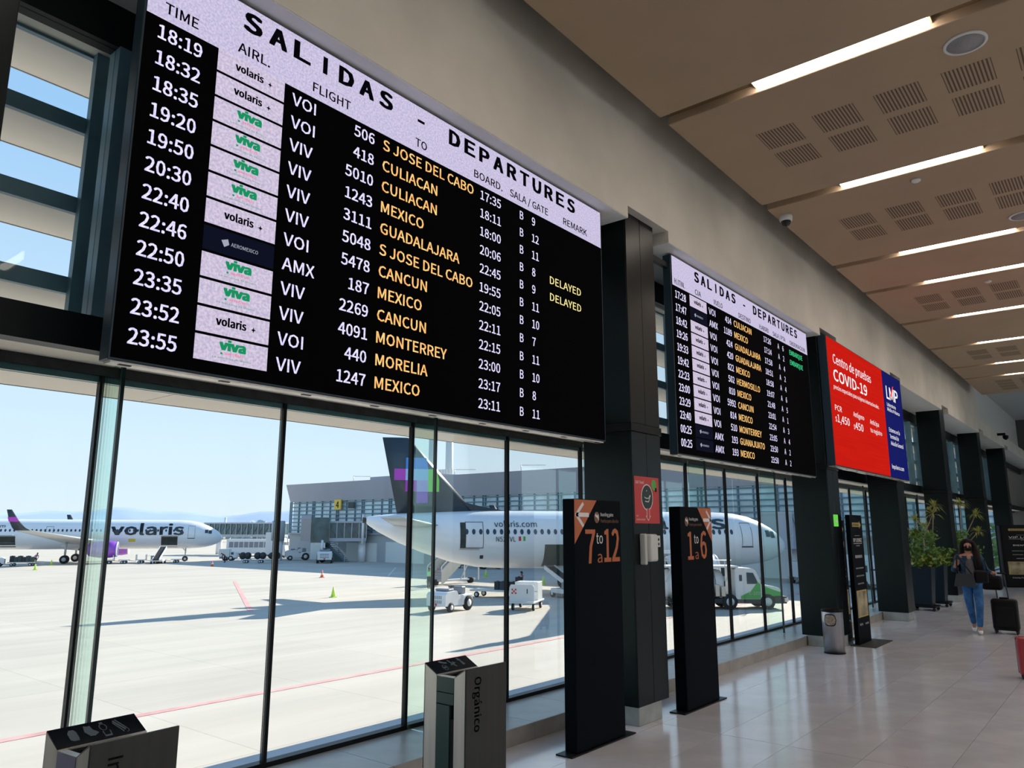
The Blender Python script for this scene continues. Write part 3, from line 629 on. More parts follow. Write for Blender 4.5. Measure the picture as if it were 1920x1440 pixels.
def vip(r, X0, W, H, y, face, yy, dx=1, big=False):
    """front print of a lounge sign in the local XZ plane y=yy"""
    t = MB(); g = MB(); im = MB(); gr = MB()
    X = lambda f_: X0+W*f_
    g.prism([(X(.16), H*.905), (X(.74), H*.905), (X(.74), H*.892), (X(.88), H*.922), (X(.74), H*.952), (X(.74), H*.939), (X(.16), H*.939)], 'xz', yy-.002, yy)
    text(t, 'VIP LOUNGE', X(.15), H*.785, H*.030, yy-.001, W*.70, bold=.01); t.box(X(.15), X(.85), yy-.002, yy-.001, H*.772, H*.775); t.box(X(.30), X(.70), yy-.002, yy-.001, H*.835, H*.837)
    text(t, 'GUADALAJARA', X(.38), H*.752, H*.009, yy-.001, W*.26)
    text(t, 'BIENVENIDOS', X(.22), H*.66, H*.022, yy-.001, W*.56, bold=.01)
    for z, s in ((.575, 'DISFRUTA LA EXPERIENCIA EN'), (.515, 'NUESTRA SALA VIP ANTES DE'), (.455, 'ABORDAR TU VUELO')): text(t, s, X(.5), H*z, H*.011, yy-.001, W*(.62 if z > .46 else .5), align='c')
    text(t, 'Priority Pass', X(.14), H*.145, H*.018, yy-.001, W*.26); text(t, 'LoungeKey', X(.60), H*.145, H*.015, yy-.001, W*.28)
    im.box(X(.10), X(.90), yy-.002, yy, H*.215, H*.40); g.box(X(.08), X(.92), yy-.001, yy, H*.205, H*.41)
    t.build('white_lettering', M_wtxt, r); g.build('gold_print', mat('gold_print', (.45, .33, .08), .4), r); im.build('photo_print', mat('photo_print', (.30, .26, .16), .5, noise=.75, nscale=4), r)
    t2 = MB(); text(t2, 'ACCESO A SALA', X(.19), H*.912, H*.018, yy-.003, W*.50, bold=.02); t2.build('dark_lettering', M_blk, r)
v1 = empty('lounge_sign', (13.30, 3.68, 0), 'narrow black lounge sign standing on a base plate right of the steel bin', 'sign')
MB().bevbox(13.28, 13.98, 3.68, 3.75, .012, 2.06, .004).build('panel', M_navy, v1); MB().box(13.2, 14.25, 3.42, 3.80, 0, .012).build('base_plate', M_steeld, v1)
vip(v1, 13.28, .70, 2.06, 3.68, None, 3.679)
v3 = empty('lounge_sign', (13.55, 4.02, 0), 'second black lounge sign half hidden between the bin and the narrow lounge sign', 'sign')
MB().bevbox(13.55, 14.15, 4.02, 4.08, .012, 1.98, .004).build('panel', M_navy, v3); MB().box(13.5, 14.2, 3.95, 4.15, 0, .012).build('base_plate', M_steeld, v3)
vip(v3, 13.55, .60, 1.98, 4.02, None, 4.019)
v2 = empty('lounge_banner', (29.9, 3.6, 0), 'wide black lounge banner with gold arrow at the far right edge', 'sign', rz=math.radians(-58))
MB().bevbox(0, 1.6, 0, .25, 0, 2.0, .05, 2).buildx('cabinet', M_blkpl, v2)
ORG[v2] = Vector((0, 0, 0)); vip(v2, 0.0, 1.6, 2.0, 0, None, -.002)
# ================================================================ CEILING FITTINGS
def speaker(x, y, lab):
    r = empty('ceiling_speaker', (x, y, CZ), lab, 'speaker', 'round ceiling speakers')
    MB().lathe((x, y, CZ), [(.175, 0), (.175, -.012), (.150, -.016), (.150, -.004)], 32).build('white_ring', M_white, r)
    MB().lathe((x, y, CZ), [(.150, -.002), (.150, -.010), (.01, -.014)], 32).build('grille', mat('grey_grille', (.28, .28, .29), .7, noise=.1, nscale=60), r)
speaker(7.27, .70, 'large round speaker in the ceiling, nearest the camera'); speaker(12.1, .74, 'round speaker at the right edge between the third and fourth light slots'); speaker(13.35, .5, 'smaller round speaker at the right edge, farthest of three')
def smoke(x, y, lab):
    r = empty('smoke_detector', (x, y, CZ), lab, 'detector', 'small white ceiling detectors'); MB().lathe((x, y, CZ), [(.055, 0), (.055, -.02), (.035, -.035), (.0, -.038)], 16).build('cap', M_white, r)
smoke(9.97, 1.65, 'small white ceiling detector just past the second light slot'); smoke(15.05, 1.55, 'small white ceiling detector past the fourth light slot'); smoke(22.0, 1.2, 'small white ceiling detector far down the hall')
dc = empty('dome_camera', (10.05, 3.30, CZ), 'white dome security camera on the ceiling edge with black dome', 'camera')
MB().lathe((10.05, 3.30, CZ), [(.085, 0), (.09, -.03), (.085, -.075), (.07, -.085)], 24).build('housing', M_white, dc)
MB().lathe((10.05, 3.30, CZ-.08), [(.068, 0), (.062, -.035), (.045, -.06), (.02, -.075), (.0, -.078)], 24).build('dome', mat('smoked_dome', (.01, .01, .012), .08), dc)
dc2 = empty('dome_camera', (33.5, 3.68, 5.2), 'small dark camera hung on the beam at far right', 'camera')
MB().box(33.4, 33.6, 3.5, 3.75, 5.32, 5.4).build('arm', M_blk, dc2); MB().lathe((33.5, 3.5, 5.2), [(.02, .12), (.1, .1), (.09, 0), (.02, -.06)], 16).build('dome', M_blk, dc2)
# ================================================================ OUTSIDE
hy = Vector((math.sin(YAW), -math.cos(YAW), 0)); hf = Vector((math.cos(YAW), math.sin(YAW), 0))
def W(u, d, z=0.): p = hy*u+hf*d; return Vector((p.x, p.y, GZ+z))
def G(px, py): return at(px, py, 2, GZ)
MB().box(-900, 1500, 5.2, 1900, GZ-.3, GZ).build('ground', M_apron, kind='structure')
MB().box(-300, 500, -400, -10.3, -.4, -.1).build('ground_bounce', mat('pale_bounce_ground', (.52, .49, .44), .9, noise=.06, nscale=.3), kind='structure')  # unseen sunlit ground added to bounce light up to ceiling and beam
M_line = mat('faded_red_paint', (.62, .33, .32), .8, noise=.2, nscale=1.5)
def line(p, q, w_, lab, m=M_line, z=.012, grp='painted lines on the apron'):
    p, q = Vector(p[:2]), Vector(q[:2]); d = (q-p).normalized(); n = Vector((-d.y, d.x))*w_/2
    o = MB().prism([p-n, q-n, q+n, p+n], 'xy', GZ, GZ+z).build('painted_line', m)
    return tag(o, lab, 'marking', grp)
line((-30, 20.0), (75, 20.3), .28, 'long faded red line running along the apron near the glass')
line(G(440, 1090), G(470, 1146), .30, 'short faded red line in the middle of the apron')
line(G(728, 1080), G(742, 1064), .12, 'thin white line under the near aircraft tail', mat('white_paint', (.7, .7, .68), .8))
# hills and far trees
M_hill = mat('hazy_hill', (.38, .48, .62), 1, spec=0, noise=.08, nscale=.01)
hb = MB(); pts = []
for i in range(-60, 61):
    th = YAW+math.radians(i*1.3); Rr = 1500
    hgt = 34+14*math.exp(-((i-9)/5.)**2)+8*math.exp(-((i-22)/7.)**2)+5*math.sin(i*.7)+3*math.sin(i*1.9)
    pts.append((Rr*math.cos(th), Rr*math.sin(th), hgt, (Rr+400)*math.cos(th), (Rr+400)*math.sin(th)))
vs = []
for a, b, h_, c, d in pts: vs += [(a, b, GZ-3), (a*1.08, b*1.08, GZ+h_*.8), (a*1.13, b*1.13, GZ+h_), (c*1.1, d*1.1, GZ-3)]
hb.add(vs, [(4*i+j, 4*i+4+j, 4*i+5+j, 4*i+1+j) for i in range(len(pts)-1) for j in range(3)], True)
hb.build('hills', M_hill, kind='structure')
def leaf_cloud(c, rad, n, size, flat=.8, rng=random):
    m = MB()
    for _ in range(n):
        while True:
            p = Vector((rng.uniform(-1, 1), rng.uniform(-1, 1), rng.uniform(-1, 1)))
            if .45 < p.length < 1: break
        p = Vector((p.x*rad[0], p.y*rad[1], p.z*rad[2]))+Vector(c)
        a = Vector((rng.gauss(0, 1), rng.gauss(0, 1), rng.gauss(0, flat))).normalized(); b = a.orthogonal().normalized()
        s_ = size*rng.uniform(.6, 1.3); m.add([p-a*s_, p+b*s_*.6, p+a*s_, p-b*s_*.6], [(0, 1, 2, 3)])
    return m
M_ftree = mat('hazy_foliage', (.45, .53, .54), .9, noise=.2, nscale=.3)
ft = []
tl = ['far hazy tree left of the wing tip', 'far hazy tree behind the parked aircraft']
for k in range(16):
    u = -225+k*13.5+random.uniform(-4, 4); d = 330+random.uniform(-25, 25); p = W(u, d); h_ = random.uniform(5, 9)
    t = empty('far_tree', p, f'{["leftmost", "second", "third", "fourth", "fifth", "sixth", "seventh", "eighth", "ninth", "tenth", "eleventh", "twelfth", "thirteenth", "fourteenth", "fifteenth", "rightmost"][k]} hazy tree along the horizon row', 'tree', 'row of hazy trees on the horizon')
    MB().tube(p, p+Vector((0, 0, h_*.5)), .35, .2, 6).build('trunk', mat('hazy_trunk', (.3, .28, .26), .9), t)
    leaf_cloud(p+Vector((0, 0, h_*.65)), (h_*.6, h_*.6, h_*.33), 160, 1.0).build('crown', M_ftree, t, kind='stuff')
hd = leaf_cloud((0, 0, 0), (1, 1, 1), 900, .022)
sc_ = []
for v in hd.v: sc_.append(W(-130+v[0]*110, 345+v[1]*8, 1.8+v[2]*3.0))
hd.v = [tuple(v) for v in sc_]; big = leaf_cloud((0, 0, 0), (112, 7, 2.6), 2600, 1.5); big.v = [tuple(W(-130+v[0], 392+v[1], 2.2+v[2]*1.3)) for v in big.v]
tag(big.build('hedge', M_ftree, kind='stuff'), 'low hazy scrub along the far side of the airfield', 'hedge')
# ---------------------------------------------------------------- aircraft
M_air = mat('aircraft_white', (.80, .82, .84), .28, spec=.5, coat=.3)
M_airg = mat('aircraft_grey', (.55, .56, .55), .4)
M_livery = mat('dark_livery', (.035, .05, .065), .35); M_win = mat('cabin_window', (.03, .05, .08), .2)
M_blue = mat('livery_blue', (.05, .25, .75), .35); M_purple = mat('livery_purple', (.28, .06, .55), .3, coat=.5); M_mag = mat('livery_magenta', (.45, .04, .50), .35)
M_lime = mat('livery_lime', (.22, .68, .08), .35); M_lblue = mat('livery_pale_blue', (.35, .58, .85), .35); M_lil = mat('livery_lilac', (.42, .38, .75), .35)
M_hold = mat('dark_hold', (.04, .05, .045), .8, noise=.5, nscale=2)
RF = 2.02; ZC = 3.95
def airplane(lab, nose, ang, L, near):
    r = empty('airplane', nose, lab, 'airplane', 'white passenger jets parked on the apron', rz=ang)
    # local: nose at x=0, tail at x=-L, starboard side -y
    secs = []
    for t, k_, dz in ((0, .05, -.55), (.25, .26, -.52), (.7, .44, -.46), (1.4, .62, -.36), (2.3, .78, -.24), (3.4, .91, -.11), (4.6, .98, -.03), (6.0, 1, 0), (L*.5, 1, 0), (L*.70, 1, 0), (L*.76, .97, .05), (L*.82, .86, .22), (L*.88, .68, .50), (L*.93, .50, .80), (L*.975, .28, 1.12), (L-.15, .15, 1.3), (L, .10, 1.35)):
        secs.append((-t, k_, dz))
    def R_at(x):
        for (a, ka, za), (b, kb, zb) in zip(secs[:-1], secs[1:]):
            if b <= x <= a: t = (a-x)/(a-b); return ka+(kb-ka)*t, za+(zb-za)*t
        return .5, 0
    n = 32
    MB().rings([[(x, RF*k_*math.cos(2*PI*i/n), ZC+dz+RF*1.03*k_*math.sin(2*PI*i/n)) for i in range(n)] for x, k_, dz in secs]).buildx('fuselage', M_air, r)
    def side(x, z, off=.012):
        k_, dz = R_at(x); q = max(-.98, min(.98, (z-ZC-dz)/(RF*1.03*k_))); return (x, -RF*k_*math.sqrt(1-q*q)-off, z)
    def patch(x0, x1, z0, z1, nx=4, nz=4, off=.012):
        m = MB(); vs = [side(x0+(x1-x0)*i/nx, z0+(z1-z0)*j/nz, off) for j in range(nz+1) for i in range(nx+1)]
        return m.add(vs, [(j*(nx+1)+i, j*(nx+1)+i+1, (j+1)*(nx+1)+i+1, (j+1)*(nx+1)+i) for j in range(nz) for i in range(nx)], True)
    def frame(x0, x1, z0, z1, t=.035):
        m = MB()
        for a in ((x0, x0+t, z0, z1), (x1-t, x1, z0, z1), (x0, x1, z0, z0+t), (x0, x1, z1-t, z1)):
            q = patch(*a, off=.014); m.add(q.v, q.f)
        return m
    def txt(s, x0, z0, h_, w_, off=.05, bold=.0, m=M_livery, name='lettering'):
        q = MB(); text(q, s, 0, 0, h_, 0, w_, bold=bold)
        # cut tall glyph faces so that they follow the round side
        bm = bmesh.new(); vv = [bm.verts.new(v) for v in q.v]
        for f in q.f:
            try: bm.faces.new([vv[i] for i in f])
            except ValueError: pass
        for k in range(-2, 10):
            z_ = h_*k/7; bmesh.ops.bisect_plane(bm, geom=bm.verts[:]+bm.edges[:]+bm.faces[:], plane_co=(0, 0, z_), plane_no=(0, 0, 1))
        bm.verts.ensure_lookup_table(); bm.verts.index_update()
        vs = [side(x0+v.co.x, z0+v.co.z, off) for v in bm.verts]; fs = [[v.index for v in f.verts] for f in bm.faces]; bm.free()
        MB().add(vs, fs).buildx(name, m, r)
    # fin
    xt = -L
    def foil(root, tip, yth, vert=True):
        """root/tip: (x_le, x_te, y, z) """
        rs = []
        for (a, b, y, z), th in ((root, yth), (tip, yth*.5)):
            c = a-b; ring = []
            for t, w_ in ((0, 0), (.08, .7), (.3, 1), (.65, .7), (1, .05), (.65, -.7), (.3, -1), (.08, -.7)):
                ring.append((a-c*t, y+th*w_ if vert else y, z if vert else z+th*w_))
            rs.append(ring)
        return MB().rings(rs)
    finb, fint = (xt+8.2, xt+2.2, 0, ZC+1.6), (xt+2.9, xt+.95, 0, ZC+7.35)
    fin = foil(finb, fint, .28).buildx('fin', M_livery, r)
    MB().prism([(xt+11.5, ZC+1.85), (xt+8.0, ZC+1.7), (xt+6.6, ZC+3.0), (xt+7.2, ZC+3.0-.35), (xt+8.3, ZC+2.4)], 'xz', -.10, .10).buildx('fin_fillet', M_livery, r)
    sq = [(3.1, 5.46, M_blue), (3.92, 5.46, M_blue), (4.74, 5.46, M_blue), (2.28, 4.64, M_mag), (3.1, 4.64, M_lblue), (3.92, 4.64, M_lblue), (4.74, 4.64, M_lime), (5.56, 4.64, M_lime), (3.1, 3.82, M_mag), (3.92, 3.82, M_lil), (4.74, 3.82, M_lime), (3.92, 3.0, M_purple)]
    def inside(x, z):
        t = (z-1.6)/6.15; le = 8.2+(2.6-8.2)*t; te = 1.7+(.35-1.7)*t; return te+.02 < x < le-.02
    for x, z, m in sq:
        for s_ in (-1, 1):
            # clip the square against the leading edge
            le = lambda zz: 8.2-5.3*(zz-1.6)/5.75-.08
            P_ = [(x-.41, z-.41), (min(x+.41, le(z-.41)), z-.41), (min(x+.41, le(z+.41)), z+.41), (x-.41, z+.41)]
            if P_[2][0] <= P_[3][0]: continue
            P_ = [(xt+a, ZC+b) for a, b in P_]
            MB().prism(P_, 'xz', s_*.30, s_*.285).buildx('colour_square', m, fin)
    for s_ in (-1, 1):
        foil((xt+5.4, xt+1.9, s_*.8, ZC+.95), (xt+2.2, xt+.7, s_*6.0, ZC+1.45), .16, False).buildx('stabiliser', M_airg, r)
    MB().lathe((xt-.02, 0, ZC+1.35), [(.20, -.25), (.20, .05), (.12, .06)], 12, 'x').buildx('tail_exhaust', M_steeld, r)
    # wings, engines, gear
    for s_ in (-1, 1):
        w0 = -14.0 if not near else -10.6
        wr_ = (w0, w0-6.8, s_*1.6, ZC-1.25); wm = (w0-2.6, w0-7.2, s_*6.2, ZC-.75); wt = (w0-7.8, w0-9.5, s_*16.2, ZC+.55)
        rs = []
        for (a, b, y, z), th in ((wr_, .42), (wm, .28), (wt, .10)):
            c = a-b; rs.append([(a-c*t, y, z+th*w_) for t, w_ in ((0, 0), (.06, .7), (.3, 1), (.65, .6), (1, .02), (.65, -.5), (.3, -.7), (.06, -.5))])
        MB().rings(rs).buildx('wing', M_airg, r)
        wl_ = [[(wt[0]-(wt[0]-wt[1])*t, wt[2]+.03*w_*s_, wt[3]+.02*w_) for t, w_ in ((0, 0), (.3, 1), (1, 0), (.3, -1))]]
        for dx, dy, dz, ch in ((-.5, .35, .35, 1.4), (-1.2, .62, 1.2, 1.05), (-2.0, .85, 2.5, .55)):
            wl_.append([(wt[0]+dx-ch*t, wt[2]+s_*(dy+.03*w_), wt[3]+dz) for t, w_ in ((0, 0), (.3, 1), (1, 0), (.3, -1))])
        wl = MB().rings(wl_).buildx('winglet', M_livery, r)
        MB().hexa([(wt[0]-1.15, wt[2]+s_*.52, wt[3]+1.05), (wt[0]-2.25, wt[2]+s_*.52, wt[3]+1.05), (wt[0]-2.25, wt[2]+s_*.66, wt[3]+1.05), (wt[0]-1.15, wt[2]+s_*.66, wt[3]+1.05)],
                  [(wt[0]-1.5, wt[2]+s_*.62, wt[3]+1.6), (wt[0]-2.4, wt[2]+s_*.62, wt[3]+1.6), (wt[0]-2.4, wt[2]+s_*.76, wt[3]+1.6), (wt[0]-1.5, wt[2]+s_*.76, wt[3]+1.6)]).buildx('winglet_stripe', M_mag, wl)
        ex = -L*.5+L*.155-.2 if not near else -9.0
        ex = -13.4 if not near else -9.2
        en = MB().lathe((ex, s_*5.75, ZC-2.0), [(.80, 0), (1.02, -.12), (1.16, -.9), (1.14, -2.2), (.92, -3.4), (.72, -3.6)], 24, 'x').buildx('engine', M_purple if not near else M_air, r)
        MB().lathe((ex+.02, s_*5.75, ZC-2.0), [(.98, -.10), (1.04, -.06), (1.03, .04), (.86, .06), (.84, -.1)], 24, 'x').buildx('intake_ring', M_air, en, )
        MB().lathe((ex-.4, s_*5.75, ZC-2.0), [(.84, 0), (.1, .15), (.02, .3)], 16, 'x').buildx('fan', M_steeld, en)
        MB().lathe((ex-3.5, s_*5.75, ZC-2.0), [(.62, 0), (.35, -1.0), (.05, -1.3)], 16, 'x').buildx('core_nozzle', M_steeld, en)
        MB().prism([(ex-.9, ZC-.95), (ex-4.2, ZC-.9), (ex-4.6, ZC-.7), (ex-1.6, ZC-.65)], 'xz', s_*5.65, s_*5.85).buildx('pylon', M_air, en)
        gx = -20.1 if not near else w0-6.6
        g = MB().tube((gx, s_*3.6, 2.9), (gx, s_*3.8, .75), .16, .13).buildx('main_gear', M_airg, r)
        for dy in (-.30, .30): MB().lathe((gx, s_*3.8+dy+.17, .57), [(.30, 0), (.52, .02), (.57, .10), (.57, .26), (.52, .34), (.30, .35)], 20, 'y').buildx('wheel', M_rubber, g); MB().lathe((gx, s_*3.8+dy+.19, .57), [(.24, 0), (.27, .39), (.05, .40)], 16, 'y').buildx('hub', M_airg, g)
    MB().ell((w0-3.6, 0, ZC-1.35), (5.6, 1.85, .95), 20, 10).buildx('belly_fairing', M_air, r)
    ng = -4.7
    g = MB().tube((-5.0, 0, 2.3), (-5.0, 0, .5), .11, .09).tube((-5.0, 0, 1.5), (-5.9, 0, 2.4), .05).buildx('nose_gear', M_airg, r)
    for dy in (-.24, .24): MB().lathe((-5.0, dy+.10, .40), [(.2, 0), (.37, .02), (.40, .08), (.40, .14), (.37, .2), (.2, .22)], 18, 'y').buildx('wheel', M_rubber, g); MB().lathe((-5.0, dy+.12, .40), [(.17, 0), (.18, .25), (.03, .26)], 14, 'y').buildx('hub', M_airg, g)
    # windows
    x = -5.6
    while x > -L+6.5:
        if not ((-L*.5-1.0) < x < (-L*.5+.6) and False):
            m = MB(); pts_ = [side(x+.13*math.cos(2*PI*i/10), ZC+.55+.20*math.sin(2*PI*i/10), .016) for i in range(10)]
            m.add(pts_, [tuple(range(10))]).buildx('cabin_window', M_win, r)
        x -= .533 if not near else .50
    # doors
    d1 = frame(-4.75, -3.8, ZC-.55, ZC+1.25).buildx('front_door', M_steeld, r)
    patch(-4.8, -3.75, ZC-.62, ZC-.56).buildx('door_sill', M_livery, d1)
    for a in (-1.0, -.35, .30):
        pass
    for a0, a1, z0, z1 in ((-2.45, -2.0, ZC+.18, ZC+.68), (-1.95, -1.5, ZC+.10, ZC+.60)): patch(a0, a1, z0, z1, off=.02).buildx('cockpit_window', M_win, r)
    MB().hexa([(-1.45, -.95, ZC+.12), (-1.15, -.35, ZC+.12), (-1.2, -.30, ZC+.14), (-1.5, -.9, ZC+.14)], [(-2.0, -.95, ZC+.62), (-1.8, -.30, ZC+.62), (-1.85, -.25, ZC+.65), (-2.05, -.9, ZC+.65)]).buildx('windshield', M_win, r)
    return r, side, patch, frame, txt, R_at
# far aircraft
nose1 = W(-43.9, 117.3); ang1 = math.atan2(-15.9, 25.9)
r1a, side, patch, frame, txt, _ = airplane('white jet with purple engine parked farther away at left', nose1, ang1, 44.5, False)
txt('volaris', -14.9, ZC-.05, 1.5, 9.5, bold=.05, name='airline_title')
txt('volaris.com', -32.4, ZC+.95, .42, 4.3, name='web_title')
hd = patch(-8.3, -6.1, ZC-1.85, ZC-.35).buildx('cargo_hold', M_hold, r1a)
MB().hexa([side(-8.3, ZC-.35), side(-6.1, ZC-.35), (-6.1, -3.4, ZC-.15), (-8.3, -3.4, ZC-.15)], [side(-8.3, ZC-.27), side(-6.1, ZC-.27), (-6.1, -3.4, ZC-.07), (-8.3, -3.4, ZC-.07)]).buildx('cargo_door', M_air, hd)
hd = patch(-28.8, -26.7, ZC-1.75, ZC-.30).buildx('cargo_hold', M_hold, r1a)
MB().hexa([side(-28.8, ZC-.30), side(-26.7, ZC-.30), (-26.7, -3.3, ZC-.1), (-28.8, -3.3, ZC-.1)], [side(-28.8, ZC-.22), side(-26.7, ZC-.22), (-26.7, -3.3, ZC-.02), (-28.8, -3.3, ZC-.02)]).buildx('cargo_door', M_air, hd)
frame(-23.1, -22.2, ZC-.25, ZC+1.1).buildx('rear_exit', M_steeld, r1a); frame(-16.6, -15.8, ZC-.4, ZC+.9, .03).buildx('mid_exit', M_airg, r1a)
patch(-12.6, -11.7, ZC-1.05, ZC-.62).buildx('yellow_mark', mat('yellow_paint', (.75, .55, .05), .5), r1a)
# near aircraft
nose2 = W(21.9, 62.3); ang2 = math.atan2(-20.4, 25.7)
r2a, side, patch, frame, txt, _ = airplane('white jet with colourful dark tail fin parked nearest the glass', nose2, ang2, 33.1, True)
txt('volaris', -14.6, ZC+.80, .95, 8.6, bold=.05, name='airline_title')
txt('volaris.com', -24.1, ZC+.90, .40, 3.15, name='web_title')
txt('N527VL', -24.0, ZC-.14, .34, 1.42, name='registration')
f1 = patch(-22.35, -22.18, ZC-.10, ZC+.22).buildx('flag_red_stripe', M_red, r2a); patch(-22.02, -21.85, ZC-.10, ZC+.22).buildx('flag_green_stripe', M_green, r2a)
dr = frame(-26.2, -24.9, ZC-.60, ZC+1.25, .04).buildx('rear_door', M_steeld, r2a)
patch(-26.55, -26.15, ZC-.6, ZC+1.2, off=.03).buildx('door_gap', M_hold, dr); patch(-26.6, -25.2, ZC-.72, ZC-.62, off=.10).buildx('door_sill', M_steel, dr)
patch(-25.1, -24.85, ZC-1.35, ZC-1.10).buildx('valve', M_hold, r2a)
hd = patch(-20.4, -17.2, ZC-1.95, ZC-.35, 6, 8).buildx('cargo_hold', M_hold, r2a)
MB().hexa([side(-19.0, ZC-.30), side(-17.2, ZC-.30), (-17.2, -3.5, ZC-.15), (-19.0, -3.5, ZC-.15)], [side(-19.0, ZC-.22), side(-17.2, ZC-.22), (-17.2, -3.5, ZC-.07), (-19.0, -3.5, ZC-.07)]).buildx('cargo_door', M_air, hd)
# ---------------------------------------------------------------- terminal pier
pr = empty('terminal_pier', (76.2, 68, GZ), 'long terminal pier with grey fascia and gridded glass behind the aircraft', 'building')
M_fas = mat('grey_fascia', (.36, .37, .42), .7, noise=.03, nscale=.3)
Y0, Y1 = 5.3, 110
MB().hexa([(76.2, Y0, 6.35), (96, Y0, 6.35), (96, Y1, 6.35), (76.2, Y1, 6.35)], [(75.2, Y0, 9.2), (96, Y0, 9.2), (96, Y1, 9.2), (75.2, Y1, 9.2)]).build('fascia', M_fas, pr)
MB().box(76.6, 95, Y0, Y1-.5, 1.25, 6.35).build('glazing', mat('hazy_blue_glazing', (.50, .70, .78), .15, spec=1., noise=.35, nscale=.35), pr)  # haze lightened into the colour, as on fascia and mullions
MB().box(76.4, 95, Y0, Y1, GZ, 1.25).build('ground_floor', mat('pier_wall', (.40, .42, .43), .8), pr)
MB().box(76.0, 76.6, Y0, Y1, 1.15, 1.35).build('ledge', M_fas, pr)
M_mul = mat('blue_grey_mullion', (.10, .19, .25), .5)
ym = Y0; k = 0
while ym < Y1:
    MB().box(76.42, 76.6, ym, ym+.16, 1.35, 6.35).build('mullion', M_mul, pr)
    if k % 3 == 0: MB().box(76.42, 76.6, ym+.45, ym+.55, 1.35, 6.35).build('mullion', M_mul, pr)
    ym += 2.05; k += 1
for j in range(8): MB().box(76.3, 76.42, Y0, Y1, 1.70+.62*j, 1.86+.62*j).build('louvre_rail', M_mul, pr)
for ya, yb, ht, nm, m in ((78, 86, 2.9, 'roller_door', M_white), (88, 95, 2.7, 'roller_door', M_white), (70.5, 73.5, 3.1, 'doorway', M_hold), (97, 104, 2.6, 'roller_door', M_white), (33, 35, 2.7, 'doorway', M_hold), (24, 26, 2.7, 'doorway', M_hold), (26.5, 32, 2.8, 'roller_door', M_white)):
    MB().box(76.3, 76.42, ya, yb, GZ, GZ+ht).build(nm, m, pr)
s4 = empty('gate_number_sign', (76.1, 97.1, 5), 'yellow gate number 4 sign on the pier facade', 'sign')
q = W(-27.6, 112.6)
MB().box(75.9, 76.1, 96.3, 97.9, 4.95, 6.5).build('sign_box', mat('yellow_sign', (.80, .52, .04), .5), s4)
t = MB(); text(t, '4', 0, 5.2, 1.0, 0, .7, bold=.02); t.v = [(75.88, 97.45-v[0], v[2]) for v in t.v]; t.build('numeral', M_livery, s4)
MB().box(75.9, 76.1, 93.2, 94.5, 5.1, 6.0).build('lit_board', M_hold, pr)
for ya in (62, 74, 96): MB().tube((78, ya, 9.2), (78, ya, 10.3), .05).tube((78, ya, 10.2), (78, ya-4, 10.0), .04).build('roof_rail', M_steel, pr)
MB().box(78, 90, 78, 92, 9.2, 9.9).build('roof_plant', M_fas, pr)
for (px_, d, nm) in ((808, 162, 'tall floodlight mast seen just right of the tail fin'), (841, 148, 'second tall floodlight mast, right of the first')):
    u = (px_-960)/F*d*.985; p = W(u, d); m = empty('floodlight_mast', p, nm, 'mast', 'floodlight masts behind the pier')
    MB().tube(p, p+Vector((0, 0, 26)), .85, .7, 12).build('pole', M_airg, m)
    for z in (14.8,): MB().box(p.x-2.6, p.x+2.6, p.y-3.2, p.y+3.2, p.z+z, p.z+z+.25).build('platform', M_airg, m)
    for k in range(-4, 5): MB().box(p.x-2.9, p.x-2.5, p.y+k*.75-.3, p.y+k*.75+.3, p.z+15.1, p.z+16.0).build('lamp', M_airg, m)
